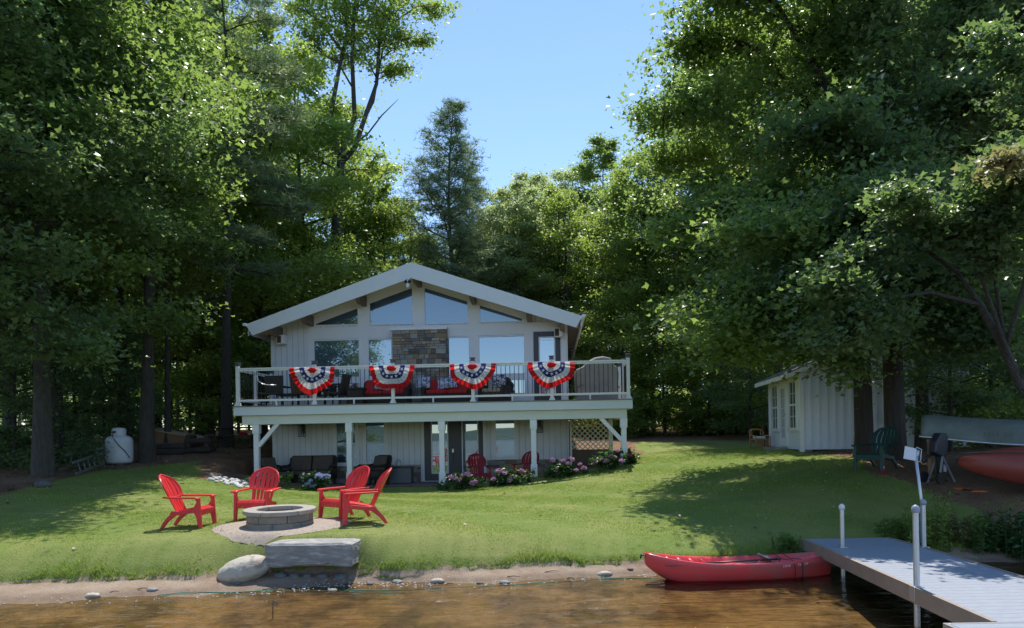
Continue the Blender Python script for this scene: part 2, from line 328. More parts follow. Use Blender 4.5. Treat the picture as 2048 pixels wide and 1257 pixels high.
LAWN = [(-60, 11), (-14, 11), (-11.6, 15.6), (-11.8, 18.5), (-11.7, 21), (-10.9, 22), (-9.9, 23.3), (-9.3, 21.9), (-8.75, 20.5), (-7.7, 20.2), (-7.3, 20.9), (-7.2, 21.7), (3.7, 21.7), (4.2, 24), (4.9, 29), (9.0, 28.6), (8.3, 24.2), (8.0, 20.0), (8.3, 17.5), (7.5, 15.6), (7.9, 14.2), (8.1, 12.9), (8.4, 11.9), (8.6, 10), (-60, 5)]
def inpoly(x, y, poly):
    c = np.zeros(len(x), bool); n = len(poly)
    for i in range(n):
        x0, y0 = poly[i]; x1, y1 = poly[(i + 1) % n]
        if y0 == y1: continue
        k = ((y0 > y) != (y1 > y)) & (x < (x1 - x0) * (y - y0) / (y1 - y0) + x0); c ^= k
    return c
def zones(x, y):
    wob = .12 * np.sin(x * 2.3 + y * 1.1) + .08 * np.sin(x * 5.1 - y * 3.3)
    l = inpoly(x + wob, y + wob, LAWN) & (y > ygr(x))
    s = y < ygr(x)
    return l, s

def gridaxis(segs):
    a = []
    for x0, x1, st in segs: a += list(np.arange(x0, x1 - 1e-6, st))
    return np.array(a + [segs[-1][1]])
gx = gridaxis([(-700, -100, 100), (-100, -30, 7), (-30, -12, .6), (-12, 12, .13), (12, 30, .6), (30, 100, 7), (100, 700, 100)])
gy = gridaxis([(-900, -60, 120), (-60, 4, 8), (4, 9, .4), (9, 13.5, .06), (13.5, 26, .13), (26, 36, .35), (36, 64, 1.5), (64, 150, 12), (150, 1200, 150)])
XX, YY = np.meshgrid(gx, gy); xs = XX.ravel(); ys_ = YY.ravel(); zs = ground(xs, ys_)
rng0 = np.random.default_rng(3)
zs = zs + np.where((np.abs(xs) < 13) & (ys_ > 9) & (ys_ < 27), rng0.normal(0, .004, len(xs)), 0)
def mesh_np(name, V, F4, mats, smooth=True, attr=None, F3=None):
    me = bpy.data.meshes.new(name); me.vertices.add(len(V)); me.vertices.foreach_set('co', np.asarray(V, np.float32).ravel())
    F = F4 if F3 is None else F3; k = F.shape[1]
    me.loops.add(F.size); me.loops.foreach_set('vertex_index', F.astype(np.int32).ravel())
    me.polygons.add(len(F)); me.polygons.foreach_set('loop_start', np.arange(0, F.size, k, dtype=np.int32))
    if smooth: me.polygons.foreach_set('use_smooth', np.ones(len(F), bool))
    for m in mats: me.materials.append(m)
    if attr is not None:
        for nm, arr in attr.items():
            a = me.attributes.new(nm, 'FLOAT', 'POINT'); a.data.foreach_set('value', np.asarray(arr, np.float32))
    me.update(calc_edges=True); me.validate()
    return me
nx, ny = len(gx), len(gy); ii = np.arange(nx * ny).reshape(ny, nx)
F4 = np.stack([ii[:-1, :-1].ravel(), ii[:-1, 1:].ravel(), ii[1:, 1:].ravel(), ii[1:, :-1].ravel()], 1)
zl, zsand = zones(xs, ys_)

gm = bpy.data.materials.new('ground_cover'); gm.use_nodes = True; n = gm.node_tree; b = n.nodes['Principled BSDF']; b.inputs['Roughness'].default_value = .95; b.inputs['Specular IOR Level'].default_value = .2
tc = n.nodes.new('ShaderNodeTexCoord')
def _noise(sc, det=6):
    t = n.nodes.new('ShaderNodeTexNoise'); t.inputs['Scale'].default_value = sc; t.inputs['Detail'].default_value = det; t.inputs['Roughness'].default_value = .7; n.links.new(tc.outputs['Object'], t.inputs['Vector']); return t.outputs['Fac']
def _ramp(f, c0, c1, a=.35, b_=.65, mid=None):
    r = n.nodes.new('ShaderNodeValToRGB'); r.color_ramp.elements[0].position = a; r.color_ramp.elements[1].position = b_
    r.color_ramp.elements[0].color = (*c0, 1); r.color_ramp.elements[1].color = (*c1, 1); n.links.new(f, r.inputs[0]); return r.outputs[0]
def _mix(f, a, b_):
    m = n.nodes.new('ShaderNodeMix'); m.data_type = 'RGBA'
    if isinstance(f, float): m.inputs[0].default_value = f
    else: n.links.new(f, m.inputs[0])
    n.links.new(a, m.inputs[6]); n.links.new(b_, m.inputs[7]); return m.outputs[2]
def _attr(nm):
    a = n.nodes.new('ShaderNodeAttribute'); a.attribute_name = nm; return a.outputs['Fac']
def _thr(a, nz, amp=.5):
    m = n.nodes.new('ShaderNodeMath'); m.operation = 'MULTIPLY_ADD'; m.inputs[1].default_value = amp; n.links.new(nz, m.inputs[0])
    m2 = n.nodes.new('ShaderNodeMath'); m2.operation = 'ADD'; m2.inputs[1].default_value = -amp / 2; n.links.new(m.outputs[0], m2.inputs[0]); n.links.new(a, m.inputs[2])
    return _ramp(m2.outputs[0], (0, 0, 0), (1, 1, 1), .42, .58)
grass_c = _mix(_ramp(_noise(.55, 3), (0, 0, 0), (1, 1, 1), .4, .62), _ramp(_noise(55), (.12, .18, .04), (.20, .26, .065)), _ramp(_noise(40), (.19, .225, .06), (.29, .30, .11)))
mulch_c = _mix(_ramp(_noise(1.3, 4), (0, 0, 0), (1, 1, 1)), _ramp(_noise(35), (.075, .045, .028), (.26, .155, .095)), _ramp(_noise(28), (.13, .08, .05), (.38, .24, .155)))
sand_c = _mix(_ramp(_noise(2.0, 6), (0, 0, 0), (1, 1, 1)), _ramp(_noise(60), (.30, .225, .17), (.48, .38, .29)), _ramp(_noise(9), (.24, .165, .115), (.36, .26, .19)))
bed_c = _mix(_ramp(_noise(1.1, 8), (0, 0, 0), (1, 1, 1), .42, .58), _ramp(_noise(14), (.44, .31, .17), (.62, .47, .28)), _ramp(_noise(5), (.07, .05, .025), (.24, .17, .09)))
sx = n.nodes.new('ShaderNodeSeparateXYZ'); n.links.new(tc.outputs['Object'], sx.inputs[0])
bedf = _ramp(sx.outputs[2], (1, 1, 1), (0, 0, 0), 0, 1)  # replaced below by map range
mr = n.nodes.new('ShaderNodeMapRange'); mr.inputs[1].default_value = .012; mr.inputs[2].default_value = -.03; n.links.new(sx.outputs[2], mr.inputs[0])
mr2 = n.nodes.new('ShaderNodeMapRange'); mr2.inputs[1].default_value = -.38; mr2.inputs[2].default_value = -.60; n.links.new(sx.outputs[2], mr2.inputs[0])
deep = _ramp(_noise(2), (.010, .014, .012), (.022, .026, .020))
sb = _mix(mr.outputs[0], sand_c, _mix(mr2.outputs[0], bed_c, deep))
mr3 = n.nodes.new('ShaderNodeMapRange'); mr3.inputs[1].default_value = .075; mr3.inputs[2].default_value = .03; n.links.new(sx.outputs[2], mr3.inputs[0])
wet = n.nodes.new('ShaderNodeMath'); wet.operation = 'MULTIPLY'; wet.inputs[1].default_value = .45; n.links.new(mr3.outputs[0], wet.inputs[0])
blk = n.nodes.new('ShaderNodeRGB'); blk.outputs[0].default_value = (.10, .075, .055, 1)
sb = _mix(wet.outputs[0], sb, blk.outputs[0])
edge = _noise(6, 5)
c1 = _mix(_thr(_attr('lawn'), edge), mulch_c, grass_c)
c2 = _mix(_thr(_attr('sand'), edge), c1, sb)
n.links.new(c2, b.inputs['Base Color'])
bp = n.nodes.new('ShaderNodeBump'); bp.inputs['Strength'].default_value = .8; bp.inputs['Distance'].default_value = .03; n.links.new(_noise(45), bp.inputs['Height']); n.links.new(bp.outputs[0], b.inputs['Normal'])

me = mesh_np('ground', np.stack([xs, ys_, zs], 1), F4, [gm], attr={'lawn': zl, 'sand': zsand})
g_o = bpy.data.objects.new('ground', me); COL.objects.link(g_o); tag(g_o, kind='structure')

# ---------------------------------------------------------------- water
wm = bpy.data.materials.new('lake_water'); wm.use_nodes = True; n = wm.node_tree; n.nodes.remove(n.nodes['Principled BSDF'])
tc = n.nodes.new('ShaderNodeTexCoord'); mp = n.nodes.new('ShaderNodeMapping'); mp.inputs['Scale'].default_value = (.55, 2.1, 1); mp.inputs['Rotation'].default_value = (0, 0, R(8)); n.links.new(tc.outputs['Object'], mp.inputs[0])
t1 = n.nodes.new('ShaderNodeTexNoise'); t1.inputs['Scale'].default_value = 3.2; t1.inputs['Detail'].default_value = 5; t1.inputs['Distortion'].default_value = .8; n.links.new(mp.outputs[0], t1.inputs['Vector'])
bp = n.nodes.new('ShaderNodeBump'); bp.inputs['Strength'].default_value = .7; bp.inputs['Distance'].default_value = .055; n.links.new(t1.outputs['Fac'], bp.inputs['Height'])
fr = n.nodes.new('ShaderNodeFresnel'); fr.inputs[0].default_value = 1.33; n.links.new(bp.outputs[0], fr.inputs['Normal'])
tp = n.nodes.new('ShaderNodeBsdfTransparent'); tp.inputs[0].default_value = (.84, .74, .55, 1)
gl = n.nodes.new('ShaderNodeBsdfGlossy'); gl.inputs['Roughness'].default_value = .04; n.links.new(bp.outputs[0], gl.inputs['Normal'])
ms = n.nodes.new('ShaderNodeMixShader'); n.links.new(fr.outputs[0], ms.inputs[0]); n.links.new(tp.outputs[0], ms.inputs[1]); n.links.new(gl.outputs[0], ms.inputs[2]); n.links.new(ms.outputs[0], n.nodes['Material Output'].inputs[0])
wx = gridaxis([(-600, -15, 117), (-15, 15, .25), (15, 600, 117)]); wy = gridaxis([(-900, 0, 150), (0, 13, .25)])
A, B = np.meshgrid(wx, wy); jj = np.arange(len(wx) * len(wy)).reshape(len(wy), len(wx))
WF = np.stack([jj[:-1, :-1].ravel(), jj[:-1, 1:].ravel(), jj[1:, 1:].ravel(), jj[1:, :-1].ravel()], 1)
wz = .006 * np.sin(A * 2.1 + B * 7) + .004 * np.sin(A * 5.3 - B * 11) ; wz = np.where((np.abs(A) > 15) | (B < 0), 0, wz)
me = mesh_np('water', np.stack([A.ravel(), B.ravel(), wz.ravel()], 1), WF, [wm])
w_o = bpy.data.objects.new('water', me); COL.objects.link(w_o); tag(w_o, kind='structure')

# far shore behind the viewer, seen only in the window glass
fs_ = np.linspace(-900, 900, 60); top = 16 + 7 * np.sin(fs_ * .013) + 3 * np.sin(fs_ * .05)
V = np.concatenate([np.stack([fs_, np.full(60, -640.), np.full(60, -1.)], 1), np.stack([fs_, np.full(60, -700.), top], 1), np.stack([fs_, np.full(60, -800.), np.full(60, -1.)], 1)]); q = np.arange(59)
F = np.concatenate([np.stack([q, q + 1, q + 61, q + 60], 1), np.stack([q + 60, q + 61, q + 121, q + 120], 1)])
o = bpy.data.objects.new('far_hills', mesh_np('far_hills', V, F, [mat('distant_woods', (.03, .06, .04), .9, (.05, .09, .05), .02)])); COL.objects.link(o); tag(o, kind='structure')

# gravel round the fire pit, patio slab
PIT = (-3.88, 12.15)
mb = MB(); rg = random.Random(2); ring = []
for k in range(72):
    a = 2 * math.pi * k / 72; ring.append((PIT[0] + math.cos(a), PIT[1] + math.sin(a), 1.12 + .05 * math.sin(3 * a) + rg.uniform(-.02, .02)))
vs = []; fs = []
for q, (rr, dz) in enumerate([(i / 12, .03 if i < 11 else .02 if i < 12 else .004) for i in range(13)]):
    for (cx, cyy, r_) in ring:
        x = PIT[0] + (cx - PIT[0]) * r_ * rr; y = PIT[1] + .05 + (cyy - PIT[1]) * r_ * rr * .90; vs.append((x, y, gz(x, y) + dz))
for q in range(12):
    for k in range(72): fs.append((q * 72 + k, q * 72 + (k + 1) % 72, (q + 1) * 72 + (k + 1) % 72, (q + 1) * 72 + k))
mb.add(vs, fs); tag(mb.build('gravel_patch', M['gravel'], smooth=True), kind='structure')
# the little stones of that patch stand up from it
mb = MB()
for k in range(900):
    a = rg.uniform(0, 6.283); r_ = 1.14 * math.sqrt(rg.random()); x = PIT[0] + r_ * math.cos(a); y = PIT[1] + .05 + r_ * math.sin(a) * .90; q = rg.uniform(.004, .008)
    mb.blob((x, y, gz(x, y) + .03), (q, q, q * .7), k, 4)
tag(mb.build('loose_gravel', M['gravel'], smooth=True), kind='stuff')
# ---------------------------------------------------------------- house (local x along the front, y into depth)
HOUSE_LOC = (HO[0], HO[1], 0)
TW = 2.9
house = empty('house', HOUSE_LOC, -HA, 'white gabled lake house with a stone chimney and tall gable windows above the deck', 'house')
ZF = 3.19; AP = (-3.3, 7.87); HW = 5.55; SL = (7.87 - 5.97) / 5.55
def soff(s): return AP[1] - SL * abs(s - AP[0]) - .20
WL, WR = -8.46, 1.78
mb = MB(); loop = [(WL, TW, .55), (WR, TW, .55), (WR, TW, soff(WR)), (AP[0], TW, soff(AP[0])), (WL, TW, soff(WL))]
mb.prism(loop, (0, 9.4, 0)); mb.build('wall', M['siding'], house)
# flat painted panels between the windows, butted round every opening
wins_low = [(-6.94, -5.35), (-5.04, -4.22), (-2.32, -1.56), (-1.24, .32)]
gab = [(-6.89, -5.37, 6.055), (-4.985, -3.48, 6.035), (-3.08, -1.585, 6.01), (-1.195, .275, 6.025)]
def gtop(s): return AP[1] - SL * abs(s - AP[0]) - .52
mb = MB(); y0, y1 = TW - .035, TW + .01
mb.box(-7.14, 1.72, y0, y1, 5.58, 5.98)
xs_ = [-7.14] + [q for g in wins_low for q in g] + [.62]
for i in range(0, len(xs_), 2):
    a, b_ = xs_[i], xs_[i + 1]
    if a < -4.3 < b_ or (abs(a + 4.22) < .01): continue
    mb.box(a, b_, y0, y1, ZF, 5.58)
for a, b_ in wins_low: mb.box(a, b_, y0 + .004, y1, ZF, 3.58); mb.box(a, b_, y0 + .004, y1, 4.08, 4.25)
mb.box(1.54, 1.72, y0, y1, ZF, 5.58)
# gable: posts and sloped boards over the windows
for a, b_ in [(-7.14, -6.89), (-5.37, -4.985), (-3.48, -3.08), (-1.585, -1.195), (.275, .55)]:
    if a < AP[0] < b_: loop = [(a, y0, 5.98), (b_, y0, 5.98), (b_, y0, soff(b_)), (AP[0], y0, soff(AP[0])), (a, y0, soff(a))]
    else: loop = [(a, y0, 5.98), (b_, y0, 5.98), (b_, y0, soff(b_)), (a, y0, soff(a))]
    mb.prism(loop, (0, y1 - y0, 0))
for a, b_, zb in gab:
    mb.prism([(a, y0 + .003, gtop(a)), (b_, y0 + .003, gtop(b_)), (b_, y0 + .003, soff(b_)), (a, y0 + .003, soff(a))], (0, y1 - y0 - .003, 0))
mb.build('trim_panel', M['trim'], house)
def window(loop_in, mat_, parent=house, fw=.035, yw=TW, name='window', bars=(), depth=.06):
    """thin white frame round a loop of (s, z) with a pane set back in it"""
    mb = MB(); n_ = len(loop_in); cx = sum(p[0] for p in loop_in) / n_; cz = sum(p[1] for p in loop_in) / n_
    for i in range(n_):
        p, q = loop_in[i], loop_in[(i + 1) % n_]
        mb.bar((p[0], yw - depth / 2 + .01, p[1]), (q[0], yw - depth / 2 + .01, q[1]), depth, fw, 0, up=(0, 1, 0)) if False else mb.bar((p[0], yw - depth / 2 + .01, p[1]), (q[0], yw - depth / 2 + .01, q[1]), fw + .002 * i, depth + .001 * i, 0, up=(0, 1, 0))
    for (p, q) in bars: mb.bar((p[0], yw - .03, p[1]), (q[0], yw - .03, q[1]), .03, .03, 0, up=(0, 1, 0))
    w = mb.build(name, M['trim'], parent)
    g = MB(); g.prism([(p[0], yw - .012, p[1]) for p in loop_in], (0, .01, 0)); g.build('pane', mat_, w)
    return w
for i, (a, b_) in enumerate(wins_low):
    window([(a, 4.25), (b_, 4.25), (b_, 5.54), (a, 5.54)], M['glass'])
    window([(a, 3.58), (b_, 3.58), (b_, 4.08), (a, 4.08)], M['glassdark'], bars=[((((a + b_) / 2), 3.58), (((a + b_) / 2), 4.08))] if b_ - a > 1.2 else ())
for a, b_, zb in gab:
    window([(a, zb), (b_, zb), (b_, gtop(b_)), (a, gtop(a))], M['glassgable'])
# roof: two sheathed slopes, soffit, rake boards, eave gutters
T0, T1 = 1.75, 12.9
for sg in (-1, 1):
    mb = MB(); e = AP[0] + sg * HW
    loop = [(AP[0], T0 + .06, AP[1] - .03), (e - sg * .04, T0 + .06, 5.97 - .03), (e - sg * .04, T0 + .06, 5.97 - .16), (AP[0], T0 + .06, AP[1] - .18)]
    mb.prism(loop, (0, T1 - T0, 0)); rf = mb.build('roof', M['shingle'], house)
    mb = MB(); loop = [(AP[0], T0 + .05, AP[1] - .181), (e - sg * .10, T0 + .05, 5.97 - .155), (e - sg * .10, T0 + .05, 5.97 - .185), (AP[0], T0 + .05, AP[1] - .205)]
    mb.prism(loop, (0, 1.4, 0)); mb.build('soffit', M['soffit'], rf)
    mb = MB(); mb.prism([(AP[0], T0, AP[1]), (e, T0, 5.97), (e - sg * .22, T0, 5.61), (AP[0], T0, AP[1] - .52)], (0, .05, 0))
    mb.build('rake_board', M['white'], rf)
    mb = MB(); mb.bar((e + sg * .03, T0 - .06, 5.965), (e + sg * .03, T1, 5.965), .10, .10); mb.bar((e - sg * .05, T0 + .08, 5.80), (e - sg * .05, T1, 5.80), .03, .3)
    mb.build('gutter', M['white'], rf, bevel=.01)
# five projecting roof beams
for s_ in (-6.99, -5.14, -3.22, -1.36, .50, 1.60, -8.10):
    zt = soff(s_) - .01 - abs(SL) * .08; h_ = .34; mb = MB()
    mb.prism([(s_ - .075, TW, zt), (s_ - .075, T0 + .12, zt), (s_ - .075, T0 + .12, zt - .20), (s_ - .075, T0 + .32, zt - h_), (s_ - .075, TW, zt - h_)], (.15, 0, 0))
    mb.build('roof_beam', M['woodbeam'], house)
# peak floodlight and the two eave speakers
mb = MB(); mb.lathe([(.045, 0), (.06, .03), (.05, .06)], 12, 0, (-3.40, T0 - .04, 7.28)); mb.blob((-3.47, T0 - .08, 7.22), (.055, .055, .055), 1, 8, 1, jit=0); mb.blob((-3.35, T0 - .08, 7.22), (.055, .055, .055), 1, 8, 1, jit=0); mb.blob((-3.41, T0 - .08, 7.10), (.06, .05, .09), 1, 8, 0, jit=0)
mb.box(-3.44, -3.38, T0 - .07, T0 - .01, 7.12, 7.32, 0)
mb.build('security_light', [M['rail'], M['black']], house, smooth=True, auto=40)
for s_, z_ in ((-7.98, 5.55), (1.47, 5.56)):
    mb = MB(); mb.box(s_ - .14, s_ + .14, TW - .36, TW - .1, z_ - .13, z_ + .17, 0); mb.box(s_ - .03, s_ + .03, TW - .12, TW, z_ - .05, z_ + .05, 0)
    sp = mb.build('speaker', M['trim'], house, bevel=.01)
    mb = MB(); mb.box(s_ - .12, s_ + .02, TW - .366, TW - .36, z_ - .10, z_ + .14); mb.build('speaker_grille', M['wickerbrown'], sp)
# chimney of ledge stone
rg = random.Random(11); mb = MB(); c0, c1, zc = -4.13, -2.31, 5.77; yc = 2.52
mb.box(c0 + .02, c1 - .02, yc + .02, TW, ZF, zc - .02, 8)
z_ = ZF
while z_ < zc - .04:
    h_ = rg.choice([.08, .10, .13, .16, .18]); h_ = min(h_, zc - z_)
    x_ = c0
    while x_ < c1 - .01:
        w_ = rg.uniform(.12, .38); w_ = min(w_, c1 - x_)
        if c1 - x_ - w_ < .1: w_ = c1 - x_
        if h_ > .15 and rg.random() < .35:
            hh = h_ * rg.uniform(.4, .6)
            mb.box(x_ + .006, x_ + w_ - .006, yc - rg.uniform(0, .025), yc + .06, z_ + .005, z_ + hh - .005, rg.randrange(8)); mb.box(x_ + .006, x_ + w_ - .006, yc - rg.uniform(0, .025), yc + .06, z_ + hh + .005, z_ + h_ - .005, rg.randrange(8))
        else: mb.box(x_ + .006, x_ + w_ - .006, yc - rg.uniform(0, .03), yc + .06, z_ + .005, z_ + h_ - .005, rg.choice([0, 1, 1, 2, 2, 3, 4, 5, 6, 7]))
        x_ += w_
    for side in (c0, c1):
        mb.box(side - .012 if side == c0 else side - .03, side + .03 if side == c0 else side + .012, yc + .065, TW - .04, z_ + .005, z_ + h_ - .005, rg.randrange(6))
    z_ += h_
mb.build('chimney', [M['st%d' % i] for i in range(8)] + [M['mortar']], house, bevel=.008)
mb = MB(); mb.box(c0 - .05, c1 + .05, yc - .05, TW - .036, zc, zc + .09); mb.build('chimney_cap', M['trim'], house)
# deck door
mb = MB(); yd = TW - .05
for x0, x1, z0, z1 in ((.63, .80, ZF, 5.66), (1.36, 1.53, ZF, 5.66), (.80, 1.36, 5.48, 5.66), (.80, 1.36, ZF, 3.50)): mb.box(x0, x1, yd, TW + .01, z0, z1)
dr = mb.build('door', M['navy'], house, bevel=.006)
mb = MB()
for x0, x1, z0, z1 in ((.80, .84, 3.50, 5.48), (1.32, 1.36, 3.50, 5.48), (.84, 1.32, 5.44, 5.48), (.84, 1.32, 3.50, 3.54)): mb.box(x0, x1, yd - .012, TW, z0, z1)
mb.box(.84, 1.32, yd + .004, TW, 5.36, 5.375)
mb.build('glazing_frame', M['rail'], dr)
mb = MB(); mb.box(.84, 1.32, yd + .01, yd + .02, 3.54, 5.44); mb.build('pane', M['glassblind'], dr)
mb = MB(); mb.box(1.40, 1.44, yd - .06, yd, 4.1, 4.3); mb.build('handle', M['alu'], dr)
# lower storey: grooved wall is the house wall; stone base, doors, windows
rg = random.Random(5)
for (x0, x1, zt) in ((-8.46, -3.30, 1.22), (-1.02, 1.80, 1.34)):
    z_ = .62; mb = MB()
    while z_ < zt - .02:
        h_ = min(rg.choice([.09, .13, .17]), zt - z_); x_ = x0
        while x_ < x1 - .01:
            w_ = min(rg.uniform(.15, .5), x1 - x_)
            mb.box(x_ + .005, x_ + w_ - .005, TW - .06 - rg.uniform(0, .02), TW + .01, z_ + .004, z_ + h_ - .004, rg.randrange(8)); x_ += w_
        z_ += h_
    mb.build('stone_base', [M['st%d' % i] for i in range(8)], house)
mb = MB(); yd = TW - .05
for x0, x1, z0, z1 in ((-3.16, -2.92, .66, 2.86), (-2.33, -1.87, .66, 2.86), (-1.30, -1.14, .66, 2.86), (-2.92, -2.33, .66, .90), (-1.87, -1.30, .66, .90), (-2.92, -2.33, 2.74, 2.86), (-1.87, -1.30, 2.74, 2.86)): mb.box(x0, x1, yd, TW + .01, z0, z1)
dr = mb.build('double_door', M['navy'], house, bevel=.006)
for x0, x1 in ((-2.92, -2.33), (-1.87, -1.30)):
    mb = MB()
    for a, b_, c, d in ((x0, x0 + .035, .90, 2.74), (x1 - .035, x1, .90, 2.74), (x0 + .035, x1 - .035, .90, .94), (x0 + .035, x1 - .035, 2.70, 2.74)): mb.box(a, b_, yd - .012, TW, c, d)
    f = mb.build('glazing_frame', M['trim'], dr)
    mb = MB(); mb.box(x0 + .035, x1 - .035, yd + .01, yd + .02, .94, 2.70); mb.build('pane', M['glass'], f)
mb = MB(); mb.box(-2.20, -2.14, yd - .05, yd, 1.62, 1.74, 0); mb.box(-2.19, -2.15, yd - .06, yd, 1.30, 1.60, 1); mb.build('door_handle', [M['alu'], M['black']], dr)
mb = MB(); mb.box(-3.22, -3.16, TW - .055, TW, .64, 2.88); mb.box(-1.14, -1.06, TW - .055, TW, .64, 2.88); mb.box(-3.16, -1.14, TW - .07, TW, .64, .66); mb.build('door_casing', M['trim'], house)
for (a, b_, zb, mt, mid) in ((-6.22, -5.52, 1.30, 'glass', 1.98), (-5.19, -4.52, 1.30, 'glass', 1.98), (-.73, -.05, 1.45, 'glassblind', 2.14)):
    w = window([(a, zb), (b_, zb), (b_, 2.72), (a, 2.72)], M[mt], fw=.05, bars=[((a, mid), (b_, mid))])
    mb = MB(); mb.box(a - .10, b_ + .10, TW - .09, TW - .02, zb - .10, zb - .03); mb.box(a - .10, a - .03, TW - .045, TW, zb - .03, 2.88); mb.box(b_ + .03, b_ + .10, TW - .045, TW, zb - .03, 2.88); mb.build('sill', M['trim'], w)
for s_, z_ in ((-7.37, 2.24), (.80, 2.24)):
    mb = MB(); mb.box(s_ - .10, s_ + .10, TW - .24, TW - .05, z_ + .36, z_ + .385); mb.box(s_ - .10, s_ + .10, TW - .24, TW - .05, z_, z_ + .02)
    for a in (-.09, .09):
        for c in (TW - .235, TW - .055): mb.bar((s_ + a, c, z_), (s_ + a, c, z_ + .37), .016, .016)
    mb.box(s_ - .05, s_ + .05, TW - .05, TW, z_ + .1, z_ + .42); l = mb.build('wall_lantern', M['black'], house)
    mb = MB(); mb.lathe([(.03, 0), (.04, .06), (.03, .16)], 10, 0, (s_, TW - .145, z_ + .05)); mb.build('lantern_glass', M['lampglass'], l, smooth=True)
mb = MB(); mb.bar((WR, 3.25, 5.15), (WR + .22, 3.25, 5.18), .02, .02); mb.bar((WR + .2, 3.25, 5.18), (WR + .2, 3.25, 5.05), .012, .012)
for a in (-.06, .06):
    for c in (-.06, .06): mb.bar((WR + .2 + a, 3.25 + c, 4.72), (WR + .2 + a, 3.25 + c, 5.04), .012, .012)
mb.box(WR + .13, WR + .27, 3.18, 3.32, 5.03, 5.06); mb.box(WR + .13, WR + .27, 3.18, 3.32, 4.70, 4.72)
mb.build('side_lantern', M['black'], house)

# patio slab
mb = MB(); mb.box(-8.7, 1.74, -.12, TW - .001, .40, .635); o = mb.build('patio', M['concrete'], None, loc=HOUSE_LOC, rz=-HA, bevel=.01); tag(o, kind='structure')

# ---------------------------------------------------------------- deck
deck = empty('deck', HOUSE_LOC, -HA, 'raised white deck with dark balusters carried on square porch posts in front of the house', 'deck')
mb = MB(); DL, DR = -8.53, 3.61
x_ = DL + .02
mb.box(DL + .02, DR - .02, .02, TW - .04, 2.98, 3.155, 0)
y_ = -.03
while y_ < TW - .2: mb.box(DL - .02, DR + .02, y_, y_ + .135, 3.16, 3.19); y_ += .142
mb.box(1.83, DR + .02, TW - .1, TW + 1.6, 3.0, 3.19)
mb.build('deck_floor', M['decking'], deck)
mb = MB(); mb.box(DL, DR, -.002, .03, 2.90, 3.158); mb.box(DL, DL + .03, .03, TW - .04, 2.90, 3.158); mb.box(DR - .03, DR, .03, TW + 1.5, 2.90, 3.158); mb.build('fascia_board', M['fascia'], deck, bevel=.004)
mb = MB(); mb.box(-8.32, 3.45, .13, .30, 2.62, 2.90); mb.box(-8.32, -8.16, .30, TW, 2.64, 2.90); mb.box(3.29, 3.45, .30, TW, 2.64, 2.90); mb.box(-8.30, 3.43, 1.4, 1.55, 2.68, 2.90); mb.build('main_beam', M['beam'], deck, bevel=.005)
for k, (s_, zb) in enumerate([(-7.90, .64), (-5.00, .64), (-2.145, .64), (.645, .82), (3.35, 1.30)]):
    mb = MB(); w = .078; mb.box(s_ - w, s_ + w, .215 - w, .215 + w, zb, 2.62)
    mb.box(s_ - .105, s_ + .105, .11, .32, 2.36, 2.615); mb.box(s_ - .11, s_ + .11, .105, .325, 2.34, 2.36); mb.box(s_ - .10, s_ + .10, .115, .315, zb, zb + .45 if k else zb + .3); mb.build('porch_post', M['rail'], deck, bevel=.006)
    if k >= 2:
        mb = MB(); mb.box(s_ - .16, s_ + .16, .05, .38, zb - .5, zb - .002); mb.build('footing', M['concrete'], deck, bevel=.01)
for s_, sg in ((-7.90, 1), (3.35, -1)):
    mb = MB(); mb.bar((s_ + sg * .06, .215, 1.95), (s_ + sg * .70, .215, 2.66), .12, .12, up=(0, 1, 0)); mb.build('brace', M['rail'], deck, bevel=.005)
# rail posts with dark lit caps
RP = [(-8.42, .1), (-6.02, .1), (-3.60, .1), (-1.16, .1), (1.22, .1), (3.50, .1), (-8.42, 1.45), (-8.42, 2.75), (3.50, 1.5), (3.50, 2.9)]
for k, (s_, t_) in enumerate(RP):
    mb = MB(); w = .05; mb.box(s_ - w, s_ + w, t_ - w, t_ + w, ZF + .002, 4.42); mb.prism([(s_ - .095, t_ - .1, ZF + .002), (s_ + .095, t_ - .1, ZF + .002), (s_ + .055, t_ - .06, ZF + .10), (s_ - .055, t_ - .06, ZF + .10)], (0, .13, 0))
    rp = mb.build('rail_post', M['rail'], deck, bevel=.004)
    mb = MB(); mb.box(s_ - .075, s_ + .075, t_ - .075, t_ + .075, 4.42, 4.455); mb.box(s_ - .06, s_ + .06, t_ - .06, t_ + .06, 4.46, 4.50); mb.prism([(s_ - .08, t_ - .08, 4.502), (s_ + .08, t_ - .08, 4.502), (s_ + .08, t_ + .08, 4.502), (s_ - .08, t_ + .08, 4.502)], (0, 0, .03)); mb.build('post_cap', M['capgrey'], rp, bevel=.006)
bal_me = None
